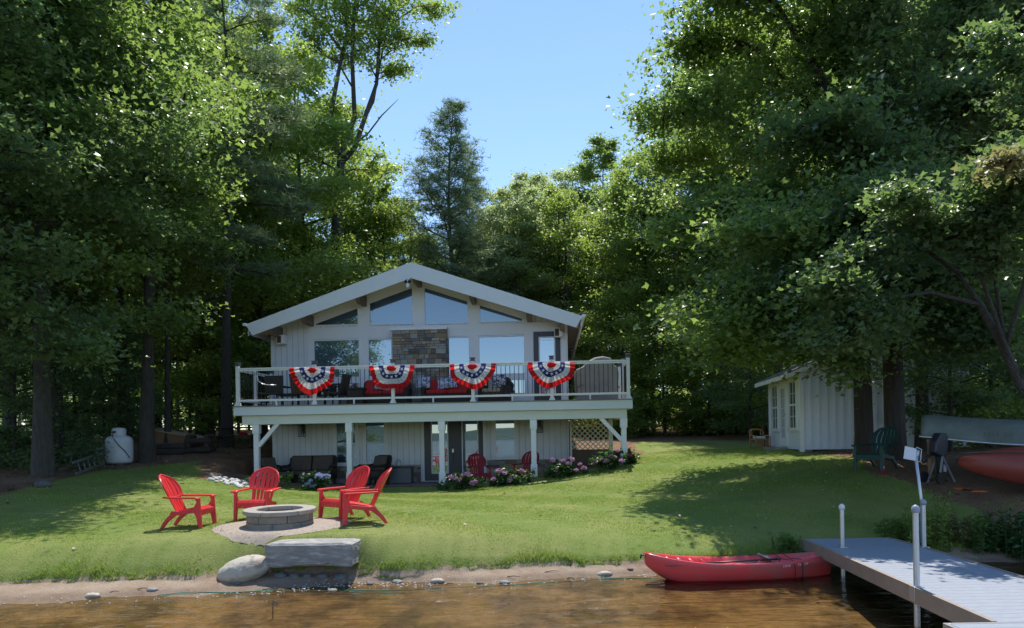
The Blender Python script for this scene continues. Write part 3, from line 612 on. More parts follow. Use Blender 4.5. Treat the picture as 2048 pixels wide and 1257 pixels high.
def rail_run(a, b_):
    global bal_me
    (s0, t0), (s1, t1) = a, b_; d = Vector((s1 - s0, t1 - t0, 0)); L = d.length; d.normalize(); p0 = Vector((s0, t0, 0)) + d * .05; p1 = Vector((s1, t1, 0)) - d * .05
    mb = MB()
    mb.bar(p0 + Vector((0, 0, 4.335)), p1 + Vector((0, 0, 4.335)), .075, .045); mb.bar(p0 + Vector((0, 0, 4.285)), p1 + Vector((0, 0, 4.285)), .045, .045); mb.bar(p0 + Vector((0, 0, 3.36)), p1 + Vector((0, 0, 3.36)), .05, .06)
    if L > 2: c = (p0 + p1) / 2; mb.bar(c + Vector((0, 0, ZF + .002)), c + Vector((0, 0, 3.33)), .045, .045)
    rr = mb.build('railing', M['rail'], deck, bevel=.004)
    n_ = int(round(L / .142)) if L > 2 else int(round(L / .18))
    for k in range(1, n_):
        c = p0 + (p1 - p0) * (k / n_)
        if bal_me is None:
            mb = MB(); mb.tube([(0, 0, 3.385), (0, 0, 4.265)], .0095, 6); o = mb.build('baluster', M['black'], rr, smooth=True); bal_me = o.data
        else: o = bpy.data.objects.new('baluster', bal_me); COL.objects.link(o); o.parent = rr
        o.location = c
for i in range(5): rail_run(RP[i], RP[i + 1])
rail_run(RP[0], RP[6]); rail_run(RP[6], RP[7]); rail_run(RP[5], RP[8])

# lattice and skirt under the deck
lat = empty('lattice_screen', HOUSE_LOC, -HA, 'cream diamond lattice panel above brown skirt boards under the deck, beside the house corner', 'lattice')
mb = MB(); LX0, LX1, LZ0, LZ1 = 1.86, 3.06, 1.66, 2.66
def clipline(p, d):
    ts = []
    for k in range(-40, 41): pass
k = -14
yl = TW - .35
while k < 30:
    c = LX0 + k * .175
    for sg in (1, -1):
        # line x = c + sg*(z-LZ0)
        pts = []
        z0, z1 = LZ0, LZ1
        if sg == 1: za, zb2 = LZ0 + (LX0 - c), LZ0 + (LX1 - c)
        else: za, zb2 = LZ0 + (c - LX1), LZ0 + (c - LX0)
        a = max(z0, za); b_ = min(z1, zb2)
        if b_ - a > .04: mb.bar((c + sg * (a - LZ0), yl + (.012 if sg == 1 else 0), a), (c + sg * (b_ - LZ0), yl + (.012 if sg == 1 else 0), b_), .036, .009, up=(0, 1, 0))
    k += 1
mb.build('lattice', M['lattice'], lat)
mb = MB(); mb.box(1.83, 3.12, yl + .04, yl + .06, 1.10, 1.655); 
mb.build('skirt_board', M['browndark'], lat)
mb = MB(); mb.box(3.08, 3.22, yl - .02, yl + .08, 1.10, 2.66); mb.box(1.80, 1.86, yl - .015, yl + .03, 1.10, 2.66); mb.build('side_post', M['beam'], lat)
# ---------------------------------------------------------------- bunting on the rail
def hl(s, t, z):
    x, y = from_house(s, t); return (x, y, z)
def bunting(s_, label, w=.69, h=.80, seed=0, skew=0):
    rg = random.Random(seed); o = empty('bunting', hl(s_, -.02, 4.33), -HA, label, 'bunting', 'star spangled fan buntings hung along the deck rail')
    mb = MB(); NS = 96; rings = [0.08, .20, .30, .38, .48, .58, .70, .80, .90, 1.0]; mats = [1, 1, 1, 2, 2, 1, 1, 0, 0]
    vs = []
    ph = [rg.uniform(-.5, .5) for _ in range(NS + 1)]
    for j in range(NS + 1):
        a = math.pi * j / NS
        for r_ in rings:
            x = -math.copysign(abs(math.cos(a)) ** 1.06, math.cos(a)) * w * r_ * (1 + .035 * math.sin(a * 5 + seed * 1.7)); z = -math.sin(a) ** .78 * h * r_ * (1 + .06 * math.sin(a * 4 + seed * 2.3)) if 0 < j < NS else 0
            y = -.03 - (.018 + .012 * math.sin(a * 3 + seed)) * (1 + r_) * math.sin(j * .9 + ph[j]) * (.4 + r_) - .02 * math.sin(a)
            vs.append((x + skew * z, y, z))
    nr = len(rings); fs = []; ms_ = []
    for j in range(NS):
        for q in range(nr - 1): mb.add([], []) if False else fs.append(((j * nr + q), (j * nr + q + 1), ((j + 1) * nr + q + 1), ((j + 1) * nr + q))) or ms_.append(mats[q])
    b0 = len(mb.v); mb.v.extend(vs); mb.f.extend(fs); mb.m.extend(ms_)
    mb.build('pleated_fan', [M['bred'], M['bwhite'], M['bblue']], o, smooth=True)
    mb = MB()
    for k in range(7):
        a = math.pi * (k + .6) / 7.2; cx = -math.cos(a) * w * .48 + skew * (-math.sin(a) ** .78 * h * .48); cz = -math.sin(a) ** .78 * h * .48; r_ = .058; loop = []
        for q in range(10):
            t = 2 * math.pi * q / 10 + .3 * k; rr = r_ if q % 2 == 0 else r_ * .42; loop.append((cx + rr * math.sin(t), -.105, cz + rr * math.cos(t)))
        mb.prism(loop, (0, .004, 0), 0)
    mb.build('star_band', M['bwhite'], o)
    mb = MB(); mb.blob((0, -.09, -.095), (.14, .035, .075), seed, 10, 0, jit=.25); mb.build('red_knot', M['bred'], o, smooth=True)
bunting(-6.02, 'fan bunting on the rail over the brown wicker dining chairs', seed=1, skew=.02)
bunting(-3.60, 'fan bunting on the rail before the stone chimney and the red sofa cushions', seed=2, skew=-.02, h=.74)
bunting(-1.16, 'fan bunting on the rail between the chimney and the deck door, over the white pillow', seed=3, h=.74)
bunting(1.22, 'fan bunting on the rail before the dark deck door, next to the covered grill', seed=4, h=.76)

# ---------------------------------------------------------------- covered grill
g = empty('covered_grill', hl(2.60, .95, ZF), -HA, 'barbecue grill under a taupe fabric cover at the deck corner', 'grill')
mb = MB(); prof = [(-.66, 0), (-.67, .5), (-.68, .86), (-.60, .98), (-.42, 1.06), (-.25, 1.22), (-.02, 1.33), (.2, 1.36), (.42, 1.31), (.50, 1.12), (.62, 1.0), (.66, .85), (.65, .4), (.64, 0)]
N = len(prof); vs = []; rg = random.Random(4)
ysl = [-.34, -.36, -.33, -.2, 0, .2, .33, .36]
for j, yy in enumerate(ysl):
    sc = [.97, 1, 1, .995, 1, 1, 1, .97][j]; dz = [-.22, -.07, -.02, 0, .01, 0, -.03, -.22][j]
    for x, z in prof: vs.append((x * sc + rg.uniform(-.012, .012), yy + (.03 * math.sin(x * 14) if 0 < z < .9 else 0), max(0.04, z + (dz if z > .8 else 0))))
fs = [(j * N + i, j * N + i + 1, (j + 1) * N + i + 1, (j + 1) * N + i) for j in range(len(ysl) - 1) for i in range(N - 1)]
mb.add(vs, fs); k = len(vs); mb.add([vs[i] for i in range(N)], [tuple(range(N))]); mb.add([vs[(len(ysl) - 1) * N + i] for i in range(N)], [tuple(range(N))])
mb.build('fabric_cover', M['cover'], g, smooth=True, auto=55)
mb = MB(); mb.bar((-.60, -.40, .42), (-.40, -.41, .47), .03, .012); mb.bar((-.60, -.40, .42), (-.62, -.40, .1), .02, .012); mb.build('strap', M['black'], g)
mb = MB()
for x in (-.5, .5):
    for y in (-.25, .25): mb.tube([(x, y, 0), (x, y, .1)], .03, 8)
mb.build('leg', M['black'], g)

# ---------------------------------------------------------------- deck furniture
def pillow(loc, rot, size, m_, label, name='throw_pillow', cat='pillow'):
    mb = MB(); n_ = 9; vs = []
    for i in range(n_):
        for j in range(n_):
            u_ = i / (n_ - 1) * 2 - 1; v_ = j / (n_ - 1) * 2 - 1; th = (1 - u_ ** 4) * (1 - v_ ** 4)
            vs.append((u_ * size[0] * (1 - .08 * (1 - abs(v_))), th * size[1], v_ * size[2] * (1 - .08 * (1 - abs(u_)))))
    vs2 = [(x, -y, z) for x, y, z in vs]
    f = [(i * n_ + j, (i + 1) * n_ + j, (i + 1) * n_ + j + 1, i * n_ + j + 1) for i in range(n_ - 1) for j in range(n_ - 1)]
    mb.add(vs, f); mb.add(vs2, f); o = mb.build(name, m_, smooth=True); o.location = loc; o.rotation_euler = rot; tag(o, label, cat); return o
def dining_chair(s, t, rz, label):
    o = empty('dining_chair', hl(s, t, ZF), -HA + rz, label, 'chair', 'wicker dining chairs on the deck')
    mb = MB(); mb.box(-.28, .28, -.28, .26, .38, .46); mb.build('seat', M['wickerbrown'], o, bevel=.02)
    mb = MB(); mb.prism([(-.29, .22, .40), (.29, .22, .40), (.31, .36, 1.02), (-.31, .36, 1.02)], (0, .05, 0)); mb.build('backrest', M['wickerbrown'], o, bevel=.02)
    for x in (-.30, .30):
        mb = MB(); mb.tube([(x, -.26, 0), (x, -.27, .45), (x, -.26, .64), (x, 0, .68), (x, .28, .70)], .024, 7); mb.build('armrest', M['wicker'], o, smooth=True)
    for x in (-.26, .26):
        for y in (-.24, .26):
            mb = MB(); mb.tube([(x, y, 0), (x, y, .4)], .022, 7); mb.build('leg', M['wicker'], o, smooth=True)
dining_chair(-6.72, 1.1, math.pi * .98, 'brown wicker dining chair with its broad back to the rail, behind the first bunting')
dining_chair(-5.75, 1.4, -math.pi * .55, 'dark wicker dining chair turned side-on at the sofa end of the deck table')
dining_chair(-7.45, 1.7, math.pi * .5, 'dark wicker dining chair at the far end of the deck table, by the side railing')
t = empty('dining_table', hl(-6.6, 1.85, ZF), -HA, 'dark round patio table among the wicker dining chairs on the deck', 'table')
mb = MB(); mb.lathe([(.02, .70), (.55, .70), (.56, .715), (.55, .73), (.02, .73)], 28); mb.build('table_top', M['wicker'], t, smooth=True, auto=40)
mb = MB(); mb.lathe([(.28, 0), (.26, .03), (.05, .08), (.045, .68), (.12, .70)], 16); mb.build('pedestal', M['black'], t, smooth=True, auto=40)
t = empty('lounge_rocker', hl(-7.62, .72, ZF), -HA, 'black bentwood lounge chair with a curved pale arm by the deck corner', 'chair')
mb = MB(); mb.box(-.3, .3, -.25, .25, .38, .44); mb.build('seat', M['black'], t, bevel=.02)
mb = MB(); mb.box(-.30, .30, .22, .27, .44, 1.0); mb.build('backrest', M['black'], t, bevel=.02)
mb = MB(); mb.tube([(-.34, -.28, .95), (-.33, -.2, .80), (-.2, -.2, .70), (0, -.22, .665), (.25, -.24, .66)], .018, 7); mb.build('armrest', M['alu'], t, smooth=True)
for x in (-.25, .25): mb = MB(); mb.tube([(x, -.35, .03), (x, 0, 0.02), (x, .35, .05)], .02, 7); mb.tube([(x, -.2, .02), (x, -.2, .4)], .02, 7); mb.tube([(x, .2, .02), (x, .2, .4)], .02, 7); mb.build('runner', M['black'], t, smooth=True)

def wicker_sofa(s, t, rz, w, label, cush=M['cushionred'], wick=M['wicker'], base=ZF, cat='sofa', name='wicker_sofa', nc=2, group=None, loc=None, open_arm=False):
    o = empty(name, loc or hl(s, t, base), -HA + rz, label, cat, group); h = w / 2
    mb = MB(); mb.box(-h, h, -.38, .38, .06 if not open_arm else .22, .34); mb.build('frame', wick, o, bevel=.02)
    for sg in (-1, 1):
        mb = MB()
        if open_arm:
            mb.tube([(sg * h, -.42, 0), (sg * h, -.44, .40), (sg * h, -.40, .56), (sg * h, -.25, .62), (sg * h, .15, .62), (sg * h, .36, .66)], [.03, .035, .045, .05, .045, .04], 9); mb.box(sg * h - .02, sg * h + .02, -.38, .36, .2, .5)
        else: mb.box(sg * h - .05, sg * h + .05, -.40, .40, .04, .58)
        mb.build('armrest', wick, o, smooth=open_arm, bevel=0 if open_arm else .03)
    mb = MB(); tb = .88 if not open_arm else .96
    loop = [(-h, .30, .30), (h, .30, .30), (h + .02, .44, tb - .10), (h - .08, .47, tb), (-h + .08, .47, tb), (-h - .02, .44, tb - .10)]
    mb.prism(loop, (0, .06, 0)); mb.build('back_frame', wick, o, bevel=.015)
    cw = (w - .14) / nc
    for i in range(nc):
        x = -h + .07 + cw * (i + .5)
        mb = MB(); mb.box(x - cw / 2 + .01, x + cw / 2 - .01, -.38, .30, .345, .47); mb.build('seat_cushion', cush, o, bevel=.035)
        mb = MB(); mb.prism([(x - cw / 2 + .015, .16, .475), (x + cw / 2 - .015, .16, .475), (x + cw / 2 - .03, .29, tb - .02), (x - cw / 2 + .03, .29, tb - .02)], (0, .13, 0)); mb.build('back_cushion', cush, o, bevel=.035)
    for x in (-h + .06, h - .06):
        for y in (-.34, .34): mb = MB(); mb.tube([(x, y, 0), (x, y, .22)], .03, 8); mb.build('leg', wick, o, smooth=True)
    return o
wicker_sofa(-4.20, 1.55, 0, 1.55, 'wicker sofa with red cushions nearer the dining table, in front of the chimney')
wicker_sofa(-2.15, 1.75, 0, 1.5, 'wicker sofa with red cushions under the third bunting from the dark chairs')
pillow(hl(-4.25, 1.60, ZF + .70), (R(-20), R(8), -HA), (.27, .08, .2), M['pillowwhite'], 'white patterned pillow leaning on the red sofa nearer the dining table')
pillow(hl(-2.95, 1.62, ZF + .74), (R(-15), 0, -HA), (.24, .08, .2), M['pillowwhite'], 'white and blue pillow between the two red sofas before the chimney')
pillow(hl(-2.15, 1.55, ZF + .70), (R(-25), R(-6), -HA), (.32, .09, .2), M['pillowwhite'], 'long pale pillow lying against the red cushions under the third bunting')
t = empty('side_table', hl(-4.98, 1.05, ZF), -HA, 'dark wicker side table beside the red sofa, before the wide window', 'table')
mb = MB(); mb.box(-.28, .28, -.25, .25, .50, .56); mb.build('table_top', M['wicker'], t, bevel=.01)
mb = MB(); mb.box(-.25, .25, -.22, .22, 0, .50); mb.build('base', M['wicker'], t, bevel=.01)
c = empty('cooler', hl(-5.45, 1.9, ZF), -HA, 'blue-grey cooler chest on the deck beside the wicker side table', 'cooler')
mb = MB(); mb.box(-.33, .33, -.2, .2, .05, .46); mb.build('body', mat('cooler_shell', (.16, .23, .30), .4, (.2, .28, .36), 3), c, bevel=.02)
mb = MB(); mb.box(-.345, .345, -.215, .215, .462, .54); mb.build('lid', M['galv'], c, bevel=.02)
a = wicker_sofa(-.62, 1.5, R(-14), .78, 'wicker armchair with a tan cushion on the deck, between the sofas and the deck door', cush=M['pillowtan'], cat='armchair', name='wicker_armchair', nc=1)
pillow(hl(-.50, 1.45, ZF + .72), (R(-18), 0, -HA - R(14)), (.26, .09, .24), M['pillowflag'], 'dark blue pillow with pale stars on the tan armchair')
t = empty('planter_ornament', hl(3.22, 1.0, ZF), -HA, 'small tan rope ornament hanging low beside the grill cover', 'ornament')
mb = MB(); mb.blob((0, 0, .5), (.05, .04, .10), 3, 8, jit=.3); mb.tube([(0, 0, .55), (0, .01, 1.1)], .006, 5); mb.blob((.03, 0, .42), (.09, .04, .05), 5, 8, jit=.35); mb.build('knotted_rope', M['woodlight'], t, smooth=True)

# ---------------------------------------------------------------- patio furniture
PZ = .637
wicker_sofa(-6.85, 1.95, 0, 1.6, 'dark wicker sofa with brown cushions against the lower wall of the house', cush=M['cushionbrown'], base=PZ, open_arm=True)
wicker_sofa(-7.70, 1.15, R(62), .72, 'dark wicker armchair at the corner post, turned towards the patio sofa', cush=M['cushionbrown'], base=PZ, cat='armchair', name='wicker_armchair', nc=1, open_arm=True)
wicker_sofa(-4.55, 1.25, R(-38), .74, 'dark wicker armchair beside the black storage box on the patio', cush=M['cushionbrown'], base=PZ, cat='armchair', name='wicker_armchair', nc=1, open_arm=True)
o = empty('ottoman', hl(-6.45, .95, PZ), -HA, 'low dark wicker ottoman with a brown cushion before the patio sofa', 'ottoman')
mb = MB(); mb.box(-.35, .35, -.25, .25, 0, .32); mb.build('base', M['wicker'], o, bevel=.02)
mb = MB(); mb.box(-.33, .33, -.23, .23, .322, .42); mb.build('cushion', M['cushionbrown'], o, bevel=.03)
b_ = empty('storage_box', hl(-3.78, 2.1, PZ), -HA, 'black slatted storage box against the lower wall beside the glazed doors', 'box')
mb = MB(); mb.box(-.34, .34, -.26, .26, .02, .50)
for k in range(5): mb.box(-.345, .345, -.27, -.262, .05 + k * .095, .125 + k * .095)
mb.build('body', M['capgrey'], b_, bevel=.006)
mb = MB(); mb.box(-.37, .37, -.29, .29, .502, .56); mb.build('lid', M['black'], b_, bevel=.012)
o = empty('table_lamp', hl(-3.9, 2.1, PZ + .562), -HA, 'small round white lantern on the black storage box', 'lantern')
mb = MB(); mb.lathe([(.05, 0), (.08, .03), (.10, .09), (.08, .14), (.04, .16)], 16); mb.build('globe', M['sign'], o, smooth=True)
mb = MB(); mb.tube([(-.09, 0, .1), (-.06, 0, .2), (0, 0, .23), (.06, 0, .2), (.09, 0, .1)], .006, 6); mb.build('handle', M['black'], o, smooth=True)
# ---------------------------------------------------------------- garden chairs (fan-backed, moulded)
def adirondack(loc, yaw, m_, label, name='adirondack_chair', group=None, proto=None, scale=1.0):
    """faces local -y; yaw turns it"""
    o = empty(name, loc, yaw, label, 'chair', group); o.scale = (scale,) * 3
    if proto:
        for ch in proto:
            c = ch.copy(); COL.objects.link(c); c.parent = o
        return o, proto
    parts = []
    # seat: five slats falling to the back, curling down at the front
    mb = MB(); prof = [(-.40, .25), (-.405, .33), (-.37, .375), (-.25, .375), (-.05, .335), (.12, .29)]
    for k in range(5):
        x0 = -.265 + k * .107; vs = []
        for (y, z) in prof: vs += [(x0, y, z), (x0 + .101, y, z), (x0 + .101, y, z - .022), (x0, y, z - .022)]
        fs = []
        for i in range(len(prof) - 1):
            a = i * 4; b_ = a + 4; fs += [(a, a + 1, b_ + 1, b_), (a + 1, a + 2, b_ + 2, b_ + 1), (a + 2, a + 3, b_ + 3, b_ + 2), (a + 3, a, b_, b_ + 3)]
        fs += [(0, 3, 2, 1), tuple(len(vs) - 4 + q for q in range(4))]; mb.add(vs, fs)
    mb.box(-.27, .27, -.36, -.33, .27, .352); mb.box(-.27, .27, .02, .05, .25, .285)
    parts.append(mb.build('seat', m_, o, bevel=.006))
    # back: shield outline, slats below, slotted panel above
    def bp(u_, z, off=0):     # back plane leaning; z is height along chair
        t = (z - .26); return (u_, .10 + t * .50 - .10 * (u_ / .3) ** 2 + .0 + off, z)
    def halfw(z):
        pts = [(.26, .19), (.45, .205), (.545, .215), (.60, .275), (.72, .292), (.82, .27), (.88, .22), (.93, .14), (.955, .0)]
        for (za, wa), (zb, wb) in zip(pts, pts[1:]):
            if z <= zb: return wa + (wb - wa) * max(0, z - za) / (zb - za)
        return 0
    mb = MB()
    n_sl = 6; zl = [.26 + .03 * i for i in range(24)] + [.955]
    for k in range(n_sl):
        rows = []
        for z in zl:
            w = halfw(z); 
            if w < .012: continue
            a = -w + 2 * w * k / n_sl; b2 = -w + 2 * w * (k + 1) / n_sl; gap = .011
            # slot closes at the top border and at the shoulder band
            if z > .865 or .535 < z < .575: gap = 0.0
            rows.append((a + (gap if k else 0), b2 - (gap if k < n_sl - 1 else 0), z))
        # outer top: arch cut
        vs = []
        for (a, b2, z) in rows:
            vs += [bp(a, z), bp(b2, z), bp(b2, z, .022), bp(a, z, .022)]
        fs = []
        for i in range(len(rows) - 1):
            p = i * 4; q = p + 4; fs += [(p, p + 1, q + 1, q), (p + 1, p + 2, q + 2, q + 1), (p + 2, p + 3, q + 3, q + 2), (p + 3, p, q, q + 3)]
        fs += [(0, 3, 2, 1), tuple(len(vs) - 4 + q for q in range(4))]; mb.add(vs, fs)
    # raised rim of the upper shield
    rim = []
    for z in [.56, .62, .70, .78, .85, .90, .94]: rim.append(bp(-halfw(z) + .005, z, .008))
    rim.append(bp(0, .957, .008)); rim += [bp(halfw(z) - .005, z, .008) for z in [.94, .90, .85, .78, .70, .62, .56]]
    mb.tube(rim, .017, 6)
    lowr = [bp(-.27 * math.cos(a), .60 - .06 * math.sin(a), -.004) for a in [math.pi * q / 10 for q in range(11)]]
    mb.tube(lowr, .010, 5)
    parts.append(mb.build('backrest', m_, o, smooth=True, auto=40))
    for sg in (-1, 1):
        mb = MB(); vs = []; pr = [(-.40, .055, .545), (-.36, .07, .56), (-.1, .055, .565), (.15, .045, .57), (.27, .03, .575)]
        for y, w, z in pr:
            c = sg * (.33 - .03 * (y > .1)); vs += [(c - w, y, z), (c + w, y, z), (c + w, y, z - .03), (c - w, y, z - .03)]
        fs = []
        for i in range(len(pr) - 1):
            a = i * 4; b_ = a + 4; fs += [(a, a + 1, b_ + 1, b_), (a + 1, a + 2, b_ + 2, b_ + 1), (a + 2, a + 3, b_ + 3, b_ + 2), (a + 3, a, b_, b_ + 3)]
        fs += [(0, 3, 2, 1), tuple(len(vs) - 4 + q for q in range(4))]; mb.add(vs, fs)
        parts.append(mb.build('armrest', m_, o, bevel=.008))
        # front leg: from arm to the ground, flaring forward, with the seat side rail
        def slab(pr, x, w):
            vs = []
            for (ya, yb, z) in pr: vs += [(x - w, ya, z), (x + w, ya, z), (x + w, yb, z), (x - w, yb, z)]
            fs = []
            for i in range(len(pr) - 1):
                a = i * 4; b_ = a + 4; fs += [(a, a + 1, b_ + 1, b_), (a + 1, a + 2, b_ + 2, b_ + 1), (a + 2, a + 3, b_ + 3, b_ + 2), (a + 3, a, b_, b_ + 3)]
            fs += [(0, 3, 2, 1), tuple(len(vs) - 4 + q for q in range(4))]; return vs, fs
        mb = MB(); mb.add(*slab([(-.43, -.37, 0), (-.42, -.33, .2), (-.41, -.28, .30), (-.405, -.29, .38), (-.40, -.34, .46), (-.39, -.32, .53)], sg * .30, .026))
        parts.append(mb.build('leg', m_, o, bevel=.008))
        mb = MB(); mb.add(*slab([(.30, .36, 0), (.20, .29, .12), (.08, .20, .22), (-.02, .14, .28), (.03, .15, .31)], sg * .25, .024))
        parts.append(mb.build('leg', m_, o, bevel=.008))
        mb = MB(); mb.bar((sg * .285, -.38, .325), (sg * .262, .16, .25), .03, .07); parts.append(mb.build('side_rail', m_, o, bevel=.006))
    return o, parts
grp = 'red garden chairs round the fire pit'
def yaw_of(fx, fy): return math.atan2(fx, -fy)     # direction the sitter looks
def chair_at(x, y, fx, fy, m_, label, proto=None, group=None, z=None, scale=1.0, pitch=0):
    r_ = adirondack((x, y, gz(x, y) if z is None else z), yaw_of(fx, fy), m_, label, group=group, proto=proto, scale=scale)
    if pitch: r_[0].rotation_euler = (pitch, 0, r_[0].rotation_euler[2])
    return r_
_, pr = chair_at(-5.58, 12.45, 1, -.02, M['red'], 'red fan-backed chair standing alone across the fire pit from the other side-on chair', group=grp, scale=.93)
chair_at(-4.62, 13.30, -.06, -1, M['red'], 'red fan-backed chair facing the water from straight behind the fire pit', proto=pr, group=grp, scale=.95)
chair_at(-2.98, 13.12, -.62, -.78, M['red'], 'red fan-backed chair half hidden behind the armrest of its neighbour, under the porch post', proto=pr, group=grp, scale=.95)
chair_at(-2.50, 12.42, -.965, -.26, M['red'], 'red fan-backed chair seen from the side with its slatted back glowing orange', proto=pr, group=grp, scale=.95)
PR = []
x, y = from_house(-1.12, .95); _, pd = chair_at(x, y, .25, -1, M['redshade'], 'red fan-backed chair in the porch shade beside the glazed double door', z=PZ, group='red garden chairs in the porch shade', scale=1.0)
x, y = from_house(.42, .95); chair_at(x, y, -.45, -1, M['redshade'], 'red fan-backed chair in the porch shade, cut by a white porch post', proto=pd, z=.70, group='red garden chairs in the porch shade')
chair_at(7.72, 15.4, -.85, -.55, M['green'], 'dark green fan-backed chair under the big trunks beside the white shed', scale=.96)

# ---------------------------------------------------------------- fire pit
pz = .665
fp = empty('fire_pit', (PIT[0], PIT[1], pz), 0, 'round fire pit of tan and grey wall blocks on a gravel circle', 'fire pit'); fp.rotation_euler = (R(1.5), 0, 0); fp.scale = (.96, .96, 1.04)
def arc_block(r0, r1, a0, a1, z0, z1, n_=6, jit=0):
    vs = []; rg = random.Random(int(a0 * 100 + z0 * 1000))
    for i in range(n_ + 1):
        a = a0 + (a1 - a0) * i / n_; j = rg.uniform(-jit, jit)
        for r_, z in ((r0, z0), (r1 + j, z0), (r1 + j * .6, z1), (r0, z1)): vs.append((r_ * math.cos(a), r_ * math.sin(a), z))
    fs = []
    for i in range(n_):
        a = i * 4; b_ = a + 4; fs += [(a, b_, b_ + 1, a + 1), (a + 1, b_ + 1, b_ + 2, a + 2), (a + 2, b_ + 2, b_ + 3, a + 3), (a + 3, b_ + 3, b_, a)]
    fs += [(0, 1, 2, 3), tuple(n_ * 4 + q for q in (3, 2, 1, 0))]; return vs, fs
for lay in range(2):
    for k in range(7):
        a0 = 2 * math.pi * (k + .5 * lay + .33) / 7; mb = MB(); mb.add(*arc_block(.40, .555 - .005 * lay, a0 + .008, a0 + 2 * math.pi / 7 - .008, .0 + lay * .118, .115 + lay * .118, jit=.006)); mb.build('wall_block', M['pit'], fp, bevel=.01)
for k in range(6):
    a0 = 2 * math.pi * (k + .27) / 6; mb = MB(); mb.add(*arc_block(.385, .61, a0 + .007, a0 + 2 * math.pi / 6 - .007, .238, .305, 8, .008)); mb.build('cap_stone', M['pitcap'], fp, bevel=.014)
mb = MB(); mb.lathe([(.01, .03), (.39, .03), (.395, .02)], 28); mb.build('ash_bed', M['ash'], fp)

# ---------------------------------------------------------------- stones at the shore
def rough_block(dims, seed, n_=14, amp=.03, m_=M['rock'], name='stone', loc=(0, 0, 0), rz=0, label='', cat='boulder', group=None, under=0):
    import bmesh
    bm = bmesh.new(); bmesh.ops.create_cube(bm, size=1); bmesh.ops.subdivide_edges(bm, edges=bm.edges[:], cuts=n_, use_grid_fill=True)
    from mathutils import noise
    for v in bm.verts:
        p = Vector((v.co.x * dims[0], v.co.y * dims[1], v.co.z * dims[2])); q = p * 3 + Vector((seed, seed * 2, 0))
        nn = noise.fractal(q, .7, 2.2, 5); nn2 = noise.fractal(q * 3, .7, 2.2, 3)
        d = Vector((p.x / dims[0], p.y / dims[1], p.z / dims[2])) * 2; e = Vector([math.copysign(max(0, abs(c) - .86) , c) for c in d])
        p -= e * .12 * (1 if sum(abs(c) > .86 for c in d) > 1 else .0)
        v.co = p + p.normalized() * (nn * amp + nn2 * amp * .35)
        if under and v.co.z < -dims[2] * .35: v.co.z += under * (.5 + .5 * math.sin(v.co.x * 5 + 1.2)) * .5
    me = bpy.data.meshes.new(name); bm.to_mesh(me); bm.free(); me.materials.append(m_); me.polygons.foreach_set('use_smooth', [True] * len(me.polygons)); me.set_sharp_from_angle(angle=R(35))
    o = bpy.data.objects.new(name, me); COL.objects.link(o); o.location = loc; o.rotation_euler = (0, 0, rz); tag(o, label, cat, group); return o
rough_block((1.30, .60, .36), 3, 26, .012, M['rock'], 'granite_block', (-2.99, 10.93, .42), R(-3), 'long squared grey granite block at the edge of the lawn above the water', 'stone', under=.07)
def boulder(c, r, seed, m_, label, name='boulder', rot=(0, 0, 0), group=None, n=14, jit=.06, cat='boulder'):
    mb = MB(); mb.blob((0, 0, 0), r, seed, n, jit=jit); o = mb.build(name, m_, smooth=True); o.location = c; o.rotation_euler = rot; return tag(o, label, cat, group)
o = boulder((-3.97, 10.76, .215), (.40, .27, .19), 8, M['rockpale'], 'flat pale boulder sloping down beside the granite block', 'flat_boulder', rot=(R(6), R(-14), R(6)), n=20, jit=.035)
for k, (px, D, r_, m_, lb) in enumerate([(584, 10.80, .075, 'rockdark', 'small dark stone wedged under the granite block'), (610, 10.80, .06, 'rockdark', 'small dark blue-grey stone under the middle of the granite block'), (556, 10.80, .09, 'rockdark', 'dark stone in the shade under the end of the granite block by the flat boulder'),
        (640, 10.80, .08, 'rockdark', 'dark stone under the granite block between the middle and the grass'), (676, 10.80, .09, 'rockdark', 'dark stone half buried in the grass end of the granite block')]):
    x = (px - 1024) * D / FPX; boulder((x, D, gz(x, D) + .0), (r_ * 1.2, r_ * .8, r_ * .8), k + 20, M[m_], lb, jit=.14, n=9)
for k, (px, D) in enumerate([(735, 10.62), (790, 10.72), (870, 10.66), (955, 10.52), (1005, 10.55), (1205, 10.9), (1256, 11.1), (300, 10.2), (180, 10.0), (470, 10.5), (660, 10.3)]):
    x = (px - 1024) * D / FPX; r_ = .035 + .02 * (k % 3)
    boulder((x, D, gz(x, D) + .008), (r_ * 1.5, r_, r_ * .6), k + 40, M[['rockdark', 'rock', 'rockpale'][k % 3]], 'small dark pebble lying on the wet sand at the water line', 'pebble', group='pebbles on the wet sand', n=7, jit=.12, cat='pebble')
rg = random.Random(8)
for k in range(44):
    u_ = k / 43; px = 426 + 62 * u_ + rg.uniform(-9, 9); D = 20.6 + rg.uniform(-.6, .9) - .5 * u_; x = (px - 1024) * D / FPX; r_ = rg.uniform(.045, .09)
    boulder((x, D, gz(x, D) + .02), (r_ * 1.2, r_, r_ * .7), k + 70, M['rockwhite'], 'white angular riprap stone in the heap at the foot of the bank beside the porch', 'riprap_stone', rot=(0, 0, rg.uniform(0, 3)), group='white stones heaped beside the porch', n=7, jit=.2, cat='stone')

